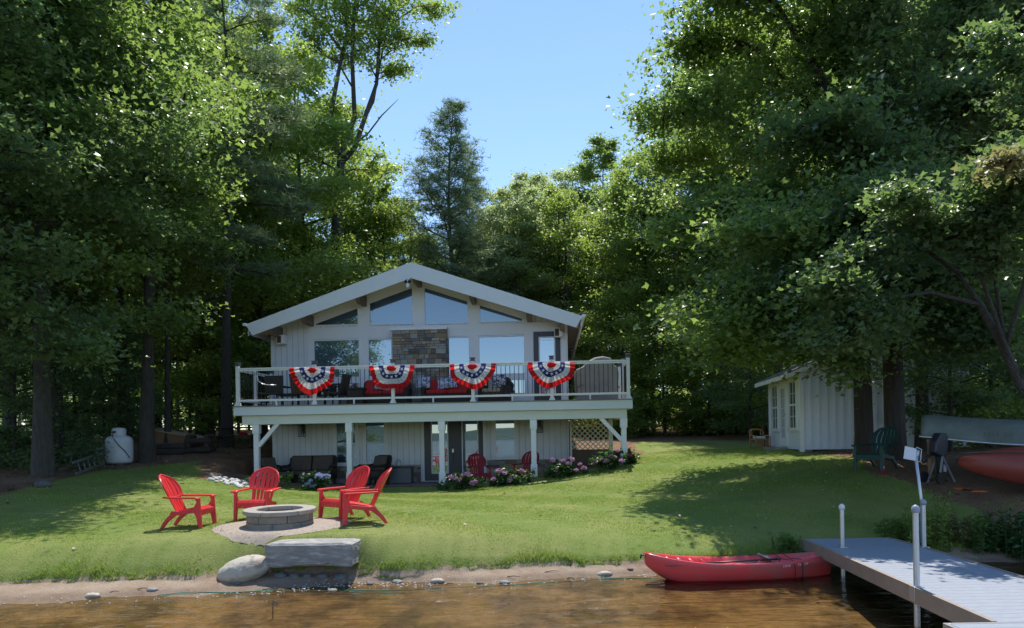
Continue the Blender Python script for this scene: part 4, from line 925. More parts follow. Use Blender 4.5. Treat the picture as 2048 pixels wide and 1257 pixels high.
# ---------------------------------------------------------------- kayak
def hull(name, stations, parent, m_, sub=1, closed_top=False, mats=None, idx=None, auto=None):
    """stations: list of (x, [(y, z), ...]) half sections from keel to centre of the deck; mirrored"""
    mb = MB(); rows = []
    for x, sec in stations:
        full = [(x, y, z) for y, z in sec] + [(x, -y, z) for y, z in reversed(sec[1:-1] if abs(sec[-1][0]) < 1e-6 else sec[1:])]
        rows.append(full)
    n_ = len(rows[0]); vs = [p for r_ in rows for p in r_]
    for i in range(len(rows) - 1):
        for j in range(n_):
            mb.f.append((i * n_ + j, i * n_ + (j + 1) % n_, (i + 1) * n_ + (j + 1) % n_, (i + 1) * n_ + j)); jj_ = min(j, n_ - 1 - j); mb.m.append(idx(i, jj_) if idx else 0)
    mb.v = vs; mb.f += [tuple(range(n_ - 1, -1, -1)), tuple(range((len(rows) - 1) * n_, len(rows) * n_))]; mb.m += [0, 0]
    return mb.build(name, mats or m_, parent, smooth=True, sub=sub, auto=auto)
kay = empty('kayak', (3.30, 10.72, 0.0), R(5.5), 'red sit-on-top kayak nosed onto the sand beside the dock', 'kayak'); kay.scale = (1.03, 1, 1)
ST = []
def prof(x):       # half width, keel z, gunwale z, deck depth
    t = x / 1.38
    w = .34 * (1 - abs(t) ** 3.0) ** .75 + .015
    if x < -1.0: w = min(w, .37 * (1 - abs(t) ** 2.6) ** .8 + .02)
    keel = -.07 + (.30 * max(0, (-t - .62) / .38) ** 1.8 if t < 0 else .05 * max(0, (t - .8) / .2) ** 2)
    gw = .245 + .16 * max(0, -t) ** 2.2 + .08 * max(0, t) ** 2.5 
    return w, keel, gw
for x, dep in [(-1.375, .005), (-1.34, .01), (-1.24, .02), (-1.12, .09), (-.95, .14), (-.7, .16), (-.45, .16), (-.2, .14), (-.05, .10), (.08, .10), (.25, .11), (.42, .07), (.52, .02), (.60, .10), (.75, .13), (.95, .12), (1.12, .09), (1.22, .02), (1.32, .005), (1.375, .003)]:
    w, kz, gw = prof(x)
    ST.append((x, [(0, kz), (w * .55, kz + .015), (w * .88, kz + .07 + .02 * (gw - kz)), (w, gw - .05), (w * .985, gw), (w * .86, gw + .004), (w * .74, gw - .03 - dep * .3), (w * .62, gw - .02 - dep), (0, gw - .01 - dep)]))
hull('hull', ST, kay, None, mats=[M['kred'], M['kredin']], idx=lambda i, j: 1 if j >= 6 else 0)
for k, x in enumerate((-.98, -.80, -.62, -.44)):
    for sg in (-1, 1):
        w, kz, gw = prof(x); mb = MB(); mb.tube([(x - .03, sg * w * .80, gw - .03), (x + .0, sg * w * .70, gw - .07), (x + .03, sg * w * .58, gw - .16)], [.016, .03, .03], 8); mb.build('footrest_ridge', M['kredin'], kay, smooth=True)
mb = MB(); mb.tube([(-1.38, .03, .37), (-1.42, .02, .36), (-1.43, 0, .32), (-1.42, -.02, .36), (-1.38, -.03, .37)], .012, 6); mb.build('carry_handle', M['black'], kay, smooth=True)
mb = MB(); mb.tube([(1.30, .03, .31), (1.38, .02, .34), (1.42, 0, .33), (1.38, -.02, .34), (1.30, -.03, .31)], .014, 6); mb.blob((1.40, 0, .30), (.06, .05, .04), 2, 8, jit=.05); mb.build('stern_handle', M['black'], kay, smooth=True)
for xx in (.66, .78):
    w, kz, gw = prof(xx); mb = MB(); mb.tube([(xx, w * .86, gw + .012), (xx - .03, 0, gw - .02), (xx, -w * .9, gw + .012), (xx + .01, -w * 1.01, gw - .06), (xx + .02, -w * 1.01, gw - .16), (xx + .02, -w * .92, -.03)], .006, 5); mb.build('bungee_cord', M['darkrope'], kay, smooth=True)
mb = MB(); mb.prism([(.44, -.2, .20), (.44, .2, .20), (.34, .18, .29), (.34, -.18, .29)], (.03, 0, .02)); mb.box(-.02, .34, -.19, .19, .15, .165); mb.build('seat_pad', M['galv'], kay, bevel=.01)
# small white lettering low on the stern quarter: short words too small to read
mb = MB(); rg = random.Random(3)
for x0, n_ in ((.50, 5), (.73, 2), (.83, 3)):
    for q in range(n_):
        xx = x0 + q * .024; w, kz, gw = prof(xx); mb.box(xx, xx + .005, -w * 1.0 - .006, -w * 1.0, gw - .075, gw - .04); mb.box(xx, xx + .016, -w * 1.0 - .006, -w * 1.0, gw - .048 - .012 * (q % 2), gw - .043 - .012 * (q % 2))
        if q % 2: mb.box(xx + .013, xx + .018, -w * 1.0 - .006, -w * 1.0, gw - .075, gw - .045)
mb.build('lettering', M['bwhite'], kay)
pad = empty('paddle', (0, 0, 0), 0, 'black shafted paddle laid along the red kayak', 'paddle'); pad.location = (3.32, 10.52, .262); pad.rotation_euler = (0, R(-1.5), R(4.5))
mb = MB(); mb.tube([(-.78, 0, 0), (.50, 0, .0)], .014, 8); mb.build('shaft', M['black'], pad, smooth=True)
mb = MB(); mb.tube([(.50, -.05, 0), (.50, .05, 0)], .018, 8); mb.build('grip', M['black'], pad, smooth=True)
mb = MB(); mb.blob((-.96, 0, 0), (.22, .085, .012), 1, 12, jit=0); mb.build('blade', M['capgrey'], pad, smooth=True)
tag(MB().tube([(4.62, 10.84, .30), (4.72, 10.9, .22), (4.80, 10.9, .32), (4.84, 10.84, .42)], .008, 6).build('mooring_line', M['darkrope'], smooth=True), 'thin dark line tying the kayak stern to the dock', 'rope')
pts = []; 
for k in range(60):
    u_ = k / 59; x = -4.9 + 7.3 * u_; y = 10.02 + .55 * u_ + .10 * math.sin(u_ * 9) + .25 * max(0, u_ - .35); pts.append((x, y, max(gz(x, y), -.02) + .012 + .006 * math.sin(u_ * 37)))
tag(MB().tube(pts, .006, 5).build('shore_rope', M['rope'], smooth=True), 'long green rope lying along the water line towards the kayak', 'rope')

# ---------------------------------------------------------------- dock
dk = empty('dock', (0, 0, 0), 0, 'grey decked aluminium dock running from the bank into the lake', 'dock')
DZ = .42
dl = lambda d: (4.55 - .079 * (11.36 - d), d); dr_ = lambda d: (5.98 - .055 * (11.7 - d), d)
def dk_section(d0, d1, z0, z1):
    (xl0, _), (xr0, _) = dl(d0), dr_(d0); (xl1, _), (xr1, _) = dl(d1), dr_(d1)
    n_ = max(1, int(abs(d0 - d1) / .14)); mb = MB()
    for k in range(n_):
        a = k / n_; b2 = (k + .97) / n_
        q = []
        for f_ in (a, b2):
            y = d0 + (d1 - d0) * f_; z = z0 + (z1 - z0) * f_; xl = xl0 + (xl1 - xl0) * f_; xr = xr0 + (xr1 - xr0) * f_; q.append((xl + .045, xr - .045, y, z))
        (a0, a1, ya, za), (b0, b1, yb, zb) = q
        mb.add([(a0, ya, za), (a1, ya, za), (b1, yb, zb), (b0, yb, zb), (a0, ya, za - .03), (a1, ya, za - .03), (b1, yb, zb - .03), (b0, yb, zb - .03)], [(0, 1, 2, 3), (7, 6, 5, 4), (0, 4, 5, 1), (2, 6, 7, 3), (1, 5, 6, 2), (0, 3, 7, 4)])
    mb.build('decking', M['dock'], dk)
    for (x0, x1) in ((xl0, xl1), (xr0, xr1)):
        mb = MB(); s_ = .022 if x0 == xl0 else -.022; mb.bar((x0 + s_, d0, z0 - .08), (x1 + s_, d1, z1 - .08), .044, .18); mb.build('side_rail', M['alutan'], dk, bevel=.004)
    mb = MB()
    for k in range(3):
        f_ = (k + .5) / 3; y = d0 + (d1 - d0) * f_; mb.bar((xl0 + (xl1 - xl0) * f_ + .05, y, z0 - .1), (xr0 + (xr1 - xr0) * f_ - .05, y, z0 - .1), .05, .08)
    mb.build('cross_beam', M['alutan'], dk)
dk_section(11.62, 10.62, .405, DZ); dk_section(10.60, 6.36, DZ, DZ)
mb = MB()
for k in range(9): mb.box(4.02 - .25, 8.5, 6.18 - k * .14, 6.315 - k * .14, DZ - .03, DZ)
mb.build('decking', M['dock'], dk)
mb = MB(); mb.box(3.76, 8.52, 6.316, 6.352, DZ - .17, DZ + .004); mb.box(3.72, 3.76, 5.0, 6.352, DZ - .17, DZ + .004); mb.build('side_rail', M['alu'], dk, bevel=.004)
def dock_post(x, y, top, label=None, rod=False):
    mb = MB(); mb.tube([(x, y, -.6), (x, y, top - .04)], .031, 14); mb.tube([(x, y, .06), (x, y, .12)], .05, 12) if False else None
    p = mb.build('dock_post', M['alu'], dk, smooth=True, auto=40)
    mb = MB(); mb.lathe([(.041, 0), (.043, .035), (.037, .06), (.02, .078), (.004, .085)], 14, 0, (x, y, top - .05)); mb.build('post_cap', M['sign'] if rod else M['capgrey2'], p, smooth=True)
    mb = MB(); mb.box(x - .055, x + .055, y - .055, y + .055, DZ - .15, DZ + .012); mb.build('bracket', M['alu'], p, bevel=.005)
M['capgrey2'] = mat('grey_plastic_cap', (.30, .33, .40), .4)
dock_post(4.78, 10.62, 1.02, rod=True); dock_post(4.32, 7.84, 1.27); dock_post(5.90, 10.50, 1.08); dock_post(5.75, 7.2, 1.0) if False else None
sg_ = empty('reflector_sign', (5.90, 10.50, 1.08), 0, 'square white plate with an open wire frame on a thin leaning rod above the dock', 'sign')
mb = MB(); mb.tube([(0, .05, -.6), (0, .05, .0), (-.085, .05, .76)], .022, 10); mb.build('rod', M['alu'], sg_, smooth=True)
mb = MB(); mb.prism([(-.26, .02, .62), (-.09, .02, .585), (-.075, .02, .76), (-.235, .02, .80)], (0, .012, 0)); mb.build('plate', M['sign'], sg_)
mb = MB(); mb.tube([(-.07, .03, .78), (.03, .08, .745), (.012, .08, .575), (-.08, .03, .57)], .008, 6); mb.prism([(-.06, .055, .60), (-.0, .085, .60), (.005, .085, .73), (-.06, .055, .75)], (0, .004, 0)); mb.build('wire_frame', M['alu'], sg_, smooth=True)
o = empty('dock_cleat', (5.08, 7.05, DZ), R(80), 'black looped cleat with a hoop of line on the dock boards', 'cleat')
mb = MB(); mb.tube([(.0, .12, .05), (0, -.12, .05)], .014, 8); mb.tube([(0, .04, .0), (0, .04, .05)], .014, 8); mb.tube([(0, -.04, .0), (0, -.04, .05)], .014, 8); mb.build('horn', M['black'], o, smooth=True)
mb = MB(); mb.tube([(.02, .0, .03), (.09, .06, .01), (.16, .02, .008), (.12, -.08, .008), (.03, -.03, .02)], .008, 6); mb.build('line', M['darkrope'], o, smooth=True)

# ---------------------------------------------------------------- shed
shx, shy = 8.05, 20.3; shed = empty('garden_shed', (shx, shy, 0), -math.atan(.083) + R(-2), 'small white board and batten shed with glazed front, under the trees', 'shed')
SW, SD, SZ, SE = 4.4, 3.75, 1.62, 3.78     # width seen, depth, floor, eave
pk = SW / 2; RS = .44
mb = MB(); mb.prism([(0, 0, SZ), (SW, 0, SZ), (SW, 0, SE), (pk, 0, SE + RS * pk), (0, 0, SE)], (0, SD, 0)); mb.build('wall', M['shedwhite'], shed)
mb = MB()
k = 0
while .02 + k * .215 < SW:
    x = .04 + k * .215; zt = SE + RS * (x if x < pk else SW - x) - .03; mb.box(x - .024, x + .024, -.032, .001, SZ + .002, zt); k += 1
mb.build('batten', M['shedwhite'], shed)
mb = MB(); mb.box(-.03, .07, -.035, .0, SZ - .06, SE); mb.box(-.035, -.0, .0, .09, SZ - .06, SE); mb.box(-.035, 0, SD - .09, SD, SZ - .06, SE); mb.build('corner_board', M['trim'], shed)
for sg in (0, 1):
    mb = MB()
    if sg == 0: mb.prism([(-.38, -.22, SE - .38 * RS + .10), (pk, -.22, SE + RS * pk + .10), (pk, -.22, SE + RS * pk + .16), (-.38, -.22, SE - .38 * RS + .16)], (0, SD + .44, 0))
    else: mb.prism([(pk, -.22, SE + RS * pk + .10), (SW + .38, -.22, SE - .38 * RS + .10), (SW + .38, -.22, SE - .38 * RS + .16), (pk, -.22, SE + RS * pk + .16)], (0, SD + .44, 0))
    rf = mb.build('roof', M['shingle'], shed)
    mb = MB()
    if sg == 0: mb.prism([(-.38, -.24, SE - .38 * RS), (pk, -.24, SE + RS * pk), (pk, -.24, SE + RS * pk + .12), (-.38, -.24, SE - .38 * RS + .12)], (0, .022, 0)); mb.box(-.42, -.385, -.24, SD + .22, SE - .38 * RS, SE - .38 * RS + .12)
    else: mb.prism([(pk, -.24, SE + RS * pk), (SW + .38, -.24, SE - .38 * RS), (SW + .38, -.24, SE - .38 * RS + .12), (pk, -.24, SE + RS * pk + .12)], (0, .022, 0))
    mb.build('fascia', M['trim'], rf)
for (y0, y1) in ((.42, 1.12), (2.55, 3.25)):
    mb = MB(); z0, z1 = SZ + .62, SE - .22
    for a, b2, c, d in ((y0 - .09, y0, z0 - .09, z1 + .09), (y1, y1 + .09, z0 - .09, z1 + .09), (y0, y1, z1, z1 + .09), (y0 - .12, y1 + .12, z0 - .09, z0)): mb.box(-.05, 0, a, b2, c, d)
    mb.box(-.035, 0, y0, y1, (z0 + z1) / 2 - .025, (z0 + z1) / 2 + .025); mb.box(-.03, 0, (y0 + y1) / 2 - .012, (y0 + y1) / 2 + .012, z0, z1)
    for q in (.25, .75): mb.box(-.028, 0, y0, y1, z0 + (z1 - z0) * q - .01, z0 + (z1 - z0) * q + .01)
    w = mb.build('window', M['trim'], shed); mb = MB(); mb.box(-.012, -.004, y0, y1, z0, z1); mb.build('pane', M['glassdark'], w)
mb = MB(); y0, y1, z0, z1 = 1.50, 2.22, SZ + .08, SE - .2
for a, b2, c, d in ((y0 - .08, y0, z0, z1 + .08), (y1, y1 + .08, z0, z1 + .08), (y0, y1, z1, z1 + .08), (y0, y0 + .12, z0, z1), (y1 - .12, y1, z0, z1), (y0 + .12, y1 - .12, z1 - .14, z1), (y0 + .12, y1 - .12, z0, z0 + .25)): mb.box(-.045, 0, a, b2, c, d)
for q in range(1, 5): mb.box(-.035, 0, y0 + .12, y1 - .12, z0 + .25 + (z1 - z0 - .39) * q / 5 - .01, z0 + .25 + (z1 - z0 - .39) * q / 5 + .01)
for q in (1, 2): mb.box(-.033, 0, y0 + .12 + .16 * q - .01, y0 + .12 + .16 * q + .01, z0 + .25, z1 - .14)
d = mb.build('door', M['trim'], shed); mb = MB(); mb.box(-.014, -.004, y0 + .12, y1 - .12, z0 + .25, z1 - .14); mb.build('pane', M['glass'], d); mb = MB(); mb.tube([(-.07, y0 + .06, z0 + .95), (-.045, y0 + .06, z0 + .95)], .025, 8); mb.build('handle', M['alu'], d)
for x in (.15, SW / 2, SW - .15):
    for y in (.2, SD - .2): mb = MB(); mb.box(x - .15, x + .15, y - .15, y + .15, 1.1, SZ - .002); mb.build('pier', M['concrete'], shed)
mb = MB(); mb.box(-.55, -.06, 1.45, 2.3, 1.2, 1.66); mb.build('doorstep', M['rock'], shed)

# chair by the shed door
px_, D_ = 1519, 23.4; X_ = (px_ - 1024) * D_ / FPX; o = empty('cane_armchair', (X_, D_, gz(X_, D_)), R(6), 'old orange-brown cane armchair with a white cushion beside the shed front', 'chair'); o.scale = (.72, .8, .74)
mb = MB(); mb.box(-.30, .30, -.28, .25, .34, .40); mb.build('seat', M['cane'], o, bevel=.02)
mb = MB(); mb.box(-.24, .18, -.22, .20, .402, .50); mb.build('cushion', M['pillowwhite2'] if 'pillowwhite2' in M else M['sign'], o, bevel=.04)
for sg in (-1, 1):
    mb = MB(); mb.tube([(sg * .33, -.30, 0), (sg * .33, -.31, .46), (sg * .32, -.2, .52), (sg * .31, .22, .54)], .028, 8); mb.tube([(sg * .31, .27, 0), (sg * .31, .26, .5)], .028, 8); mb.build('armrest', M['cane'], o, smooth=True)
mb = MB(); mb.tube([(-.31, .25, .4), (-.31, .3, .72), (-.24, .31, .80), (.24, .31, .80), (.31, .3, .72), (.31, .25, .4)], .03, 8)
mb.tube([(-.20, .30, .45), (-.22, .30, .78)], .02, 6); mb.tube([(.2, .30, .45), (.2, .30, .78)], .02, 6); mb.build('backrest', M['cane'], o, smooth=True)
mb = MB()
for q in range(8): mb.tube([(-.26 + q * .075, -.29, .03), (-.26 + q * .075, -.29, .35)], .010, 5)
mb.tube([(-.31, -.29, .03), (.31, -.29, .03)], .018, 6); mb.build('front_apron', M['cane'], o, smooth=True)
o = empty('shepherd_hook', (X_ + .12, D_ + .35, gz(X_, D_)), 0, 'thin bent garden hook standing behind the cane armchair', 'garden hook')
mb = MB(); mb.tube([(.15, 0, 0), (.16, 0, 1.15), (.05, 0, 1.22), (-.1, 0, 1.20)], .010, 6); mb.tube([(-.1, 0, 1.2), (-.18, 0, .95), (-.24, 0, .8)], .007, 5); mb.build('hook_rod', M['wooddark'], o, smooth=True)

# ---------------------------------------------------------------- boats under the trees
bo = empty('upturned_rowboat', (8.30, 15.0, .56), R(-31), 'pale aluminium rowboat upside down on a wooden rack, with dark registration marks', 'boat'); bo.rotation_euler = (0, R(3.2), R(-31))
ST = []
for x in [i * .2 for i in range(-1, 22)]:
    t = max(0, x) / 4.2; w = .62 * (1 - max(0, (t - .35) / .65) ** 2.2) + .04; w = .60 if t < .3 and x > 0 else w
    h = .46 + .03 * math.sin(t * 3.1); zb = 1.42 + .06 * t - .12 * math.sin(min(1, t * 1.1) * math.pi)
    if x < 0: w, h = .50, .38; x = .02
    ST.append((x, [(0, zb + h), (w * .55, zb + h - .01), (w * .86, zb + h - .10), (w * .97, zb + .12), (w * 1.0, zb + .03), (w * 1.04, zb), (w * .96, zb - .015), (0, zb + .04)]))
hull('hull', ST, bo, M['boat'], sub=1)
mb = MB()
for sg in (-1, 1):
    pts = []
    for x, sec in ST[1:]: pts.append((x, sg * sec[5][0], sec[5][1] + .01))
    mb.tube(pts, .022, 6)
mb.build('gunwale', M['alu'], bo, smooth=True)
cu = bpy.data.curves.new('registration', 'FONT'); cu.body = '2313 ZA'; cu.size = .12; cu.extrude = .003; cu.space_character = 1.15
to = bpy.data.objects.new('registration_tmp', cu); COL.objects.link(to)
dg = bpy.context.evaluated_depsgraph_get(); me = bpy.data.meshes.new_from_object(to.evaluated_get(dg)); bpy.data.objects.remove(to)
me.materials.clear(); me.materials.append(M['capgrey']); ro = bpy.data.objects.new('registration_letters', me); COL.objects.link(ro); ro.parent = bo; ro.location = (1.05, -.628, 1.47); ro.rotation_euler = (R(80), 0, R(0))
# rack
for k, (sx_, rz) in enumerate(((.25, 0), (1.95, 0))):
    ox = 8.30 + math.cos(R(-31)) * sx_; oy = 15.0 + math.sin(R(-31)) * sx_; gb = gz(ox, oy)
    o = empty('boat_rack', (ox, oy, gb), R(-31), 'wooden rack under the transom end of the upturned rowboat' if k == 0 else 'wooden rack with a slanted pale board under the middle of the upturned rowboat', 'rack')
    hh = 1.90 - gb - (.17 if k else .02)
    mb = MB(); mb.bar((0, -.62, hh), (0, .62, hh), .09, .09); mb.build('cross_bar', M['wood'], o, bevel=.005)
    for y in (-.58, .58): mb = MB(); mb.bar((0, y, -.1), (0, y, hh - .045), .07, .07); mb.build('leg', M['wood'], o, bevel=.005)
    if k: mb = MB(); mb.bar((.05, -.66, hh - .05), (.30, -.66, hh - .42), .11, .03, up=(0, 1, 0)); mb.build('slanted_board', M['trim'], o)
ca = empty('canoe', (8.48, 13.55, 0), R(-24), 'faded red canoe lying on its side on the mulch in front of the rowboat', 'canoe')
ST = []
for i in range(25):
    x = i * .2 + (.03 if i == 0 else 0); t = min(.997, max(.004, x / 4.8)); w = .44 * math.sin(t * math.pi) ** .62; e_ = 1 - abs(2 * t - 1) ** 4 * .9
    ST.append((x, [(0, .40 - .10 * (1 - e_)), (w * .5, .12 + .25 * e_), (w * .85, .12 + .15 * e_), (w, .12 + .02 * e_), (w * .98, .10 - .08 * e_), (w * .93, .11 - .08 * e_), (w * .80, .12 + .01 * e_), (0, .14 + .15 * e_)]))
hb = hull('hull', ST, ca, M['cred'], sub=1)
ca.rotation_euler = (R(46), R(3), R(-24)); ca.location = (8.22, 13.62, gz(8.6, 13.5) + .46); ca.scale = (1, 1.15, 1.25)
mb = MB()
pts = [(x, 0, sec[0][1] + .004) for x, sec in ST]; mb.tube(pts, .010, 6); mb.build('keel_strip', M['cushionbrown'], ca, smooth=True)
# outboard motor on its stand
ox, oy = P(1872, 14.2)[:2]; og = gz(ox, oy); ob = empty('outboard_motor', (ox, oy, og), R(15), 'black outboard motor leaning on a stand before the rowboat', 'motor'); ob.scale = (.85, .7, 1.0)
mb = MB(); Mx = Matrix.Translation((0, 0, .55)) @ Matrix.Rotation(R(18), 4, 'Y')
loop = [(-.15, -.13, .0), (.14, -.13, -.03), (.20, -.13, .12), (.17, -.13, .36), (.06, -.13, .46), (-.10, -.13, .42), (-.17, -.13, .22)]
mb.prism([tuple(Mx @ Vector(p)) for p in loop], tuple((Mx.to_3x3() @ Vector((0, .26, 0))))); mb.build('cowling', M['navy'], ob, bevel=.035)
mb = MB(); mb.prism([(.02, -.07, .52), (.14, -.07, .50), (.22, -.07, .12), (.30, -.07, .04), (.10, -.07, .02), (.04, -.07, .25)], (0, .14, 0)); mb.build('drive_leg', M['black'], ob, bevel=.015)
mb = MB(); mb.tube([(-.1, 0, .58), (-.32, -.05, .50), (-.42, -.06, .42)], [.035, .03, .035], 8); mb.build('tiller', M['black'], ob, smooth=True)
mb = MB(); mb.box(.135, .215, -.078, -.071, .22, .36); mb.build('label_plate', M['sign'], ob)
mb = MB()
for y in (-.2, .2): mb.bar((-.1, y, 0), (.1, y * .5, .56), .04, .04); mb.bar((.35, y, 0), (.1, y * .5, .5), .04, .04)
mb.build('stand', M['galv'], ob)
mb = MB(); mb.tube([(-.12, -.30, .11), (-.12, -.24, .11)], .11, 14); mb.build('wheel', M['black'], ob, smooth=True, auto=40)
mb = MB(); mb.tube([(-.12, .24, .11), (-.12, .30, .11)], .11, 14); mb.build('wheel', M['black'], ob, smooth=True, auto=40)
# orange paddle
x, y, z = P(1930, 13.55); o = empty('kayak_paddle', (x, y - .1, z + .03), R(-12), 'short kayak paddle with orange blades dropped on the mulch by the canoe', 'paddle')
mb = MB(); mb.tube([(-.02, .22, .03), (.03, -.22, .03)], .013, 8); mb.build('shaft', M['black'], o, smooth=True)
for yy, xx in ((.30, -.03), (-.32, .04)): mb = MB(); mb.blob((xx, yy, .03), (.14, .09, .02), 2, 10, jit=.06); mb.build('blade', M['orange'], o, smooth=True)
x, y, z = P(1765, 15.1); o = empty('garden_gnome_can', (x, y, z), 0, 'small red and white can standing at the foot of the green chair', 'can')
mb = MB(); mb.tube([(0, 0, 0), (0, 0, .10)], .035, 10, 0); mb.tube([(0, 0, .101), (0, 0, .15)], .034, 10, 1); mb.build('can_body', [M['bred'], M['bwhite']], o, smooth=True, auto=40); o.name = 'drink_can'

# ---------------------------------------------------------------- left side of the yard
x, y, z = P(238, 22.4); tk = empty('propane_tank', (x, y, z - .02), 0, 'upright white propane tank with a black hose at the edge of the wood', 'tank')
mb = MB(); mb.lathe([(.30, .03), (.36, .06), (.385, .12), (.39, .3), (.39, .62), (.385, .74), (.35, .82), (.27, .87), (.15, .90), (.02, .91)], 32); mb.build('body', M['tank'], tk, smooth=True)
mb = MB(); mb.lathe([(.19, .88), (.20, .90), (.205, 1.04), (.19, 1.10), (.14, 1.13), (.02, 1.14)], 24); mb.build('collar', M['tank'], tk, smooth=True, auto=40)
mb = MB(); mb.box(-.11, .02, -.215, -.19, .97, 1.03); mb.build('collar_opening', M['black'], tk)
mb = MB(); mb.tube([(-.06, -.21, .97), (-.02, -.33, .84), (.10, -.39, .72), (.22, -.36, .55), (.32, -.27, .42), (.385, -.12, .2)], .012, 6); mb.build('hose', M['darkrope'], tk, smooth=True)
mb = MB(); mb.lathe([(.36, -.12), (.36, .03), (.30, .035)], 24); mb.build('foot_ring', M['black'], tk)
def ladder(p0, p1, w, label, lean):
    p0 = Vector(p0); p1 = Vector(p1); o = empty('ladder', tuple(p0), 0, label, 'ladder', 'aluminium ladders lying at the edge of the wood'); d = p1 - p0; up = Vector((lean[0], lean[1], 1)).normalized() * w
    for q in (Vector((0, 0, 0)), up): mb = MB(); mb.bar(q, d + q, .03, .07); mb.build('rail', M['galv'], o)
    n_ = int(d.length / .28)
    for k in range(1, n_): mb = MB(); mb.tube([d * (k / n_), d * (k / n_) + up], .014, 6); mb.build('rung', M['galv'], o, smooth=True)
a = P(118, 20.6); b_ = P(215, 22.3); ladder((a[0], a[1], a[2] + .06), (b_[0], b_[1], b_[2] + .16), .42, 'aluminium ladder on edge nearer the wood, running behind the propane tank', (.2, .3))
a = P(150, 19.9); b_ = P(208, 21.6); ladder((a[0], a[1], a[2] + .04), (b_[0], b_[1], b_[2] + .12), .36, 'aluminium ladder on edge at the lawn border, in front of the other one', (-.5, .4))
# wooden ramp, old timber pile, stone heap, picnic table
x, y, z = P(345, 25.5); o = empty('wooden_ramp', (x - .95, y, z), R(-4), 'long sloping plank ramp lying among the trees behind the propane tank', 'ramp')
mb = MB(); mb.prism([(0, 0, .25), (1.9, -.1, .10), (1.9, -.1, .42), (0, 0, .80)], (.0, .05, 0)); mb.prism([(0, .9, .25), (1.9, .8, .10), (1.9, .8, .42), (0, .9, .80)], (.0, .05, 0)); mb.build('side_board', M['wood'], o)
mb = MB(); mb.prism([(-.05, -.06, .80), (1.95, -.14, .42), (1.95, -.14, .46), (-.05, -.06, .84)], (0, 1.1, 0)); mb.build('plank_top', M['woodlight'], o)
x, y, z = P(337, 24.3); o = empty('timber_pile', (x, y, z), 0, 'low pile of dark old timbers in front of the plank ramp', 'timber pile')
for k, (dx, dy, dz, r_, L_) in enumerate([(0, 0, .10, .10, 1.0), (.05, .25, .10, .11, 1.1), (0, .12, .28, .10, .9), (-.1, .5, .12, .12, .9), (.1, .36, .30, .09, .8)]): mb = MB(); mb.tube([(-L_ / 2 + dx, dy, dz), (L_ / 2 + dx, dy + .03, dz)], r_, 9); mb.build('timber', M['wooddark'], o, smooth=True, auto=40)
x, y, z = P(400, 24.9); o = empty('log_crib', (x, y, z), R(5), 'dark weathered log crib at the end of the plank ramp', 'log crib')
for k in range(4):
    mb = MB(); zz = .10 + k * .15; off = k % 2
    if off: mb.tube([(-.30, -.3, zz), (-.30, .35, zz)], .085, 8); mb.tube([(.30, -.3, zz), (.30, .35, zz)], .085, 8)
    else: mb.tube([(-.42, -.22, zz), (.42, -.22, zz)], .09, 8); mb.tube([(-.42, .25, zz), (.42, .25, zz)], .09, 8)
    mb.build('log_course', M['wooddark'], o, smooth=True, auto=40)
x, y, z = P(480, 27.5); o = empty('picnic_table', (x, y, z), R(3), 'dark old picnic table in the shade beyond the porch corner', 'table')
mb = MB(); mb.box(-.85, .85, -.36, .36, .72, .77); mb.build('table_top', M['wooddark'], o)
for yy in (-.65, .65): mb = MB(); mb.box(-.85, .85, yy - .13, yy + .13, .42, .46); mb.build('bench', M['wooddark'], o)
for xx in (-.6, .6): mb = MB(); mb.bar((xx, -.72, 0), (xx, -.2, .72), .09, .05); mb.bar((xx, .72, 0), (xx, .2, .72), .09, .05); mb.bar((xx, -.7, .38), (xx, .7, .38), .05, .09); mb.build('trestle', M['wooddark'], o)
o = tag(MB().blob((0, 0, 0), (.20, .13, .06), 4, 10, jit=.1).build('red_tarp', M['bred'], smooth=True), 'small red bundle lying on the picnic table bench', 'bundle'); o.location = (x + .35, y - .64, z + .51)
x, y, z = P(60, 17.8); boulder((x + .3, y, z + .05), (.2, .17, .12), 91, M['rockdark'], 'low dark boulder in the leaf litter at the foot of the wood')
# things in the shallow water: bent twig snag
o = empty('water_snag', (-3.05, 9.2, -.14), 0, 'short bent twig standing out of the shallow water below the granite block', 'twig')
mb = MB(); mb.tube([(0, 0, 0), (0, 0, .20), (.02, 0, .235), (.045, 0, .22), (.055, 0, .17)], .007, 6); mb.build('twig', M['rockdark'], o, smooth=True)
rg = random.Random(21)
for k, (px, D) in enumerate([(215, 10.15), (270, 10.22), (445, 10.55), (520, 10.3), (655, 10.35), (690, 10.5), (885, 10.55), (1010, 10.75), (1130, 10.8), (1085, 10.95)]):
    x, y, z = P(px, D); L_ = rg.uniform(.08, .22); a = rg.uniform(-.5, .5); mb = MB(); mb.tube([(0, 0, 0), (L_ * .5 * math.cos(a), L_ * .5 * math.sin(a), .015), (L_ * math.cos(a), L_ * math.sin(a) + .02, .004)], [.006, .005, .003], 5); o = mb.build('driftwood_twig', M['wooddark'], smooth=True); o.location = (x, y, z + .006); tag(o, 'short dark twig washed up on the sand at the water line', 'twig', 'twigs washed up on the sand')
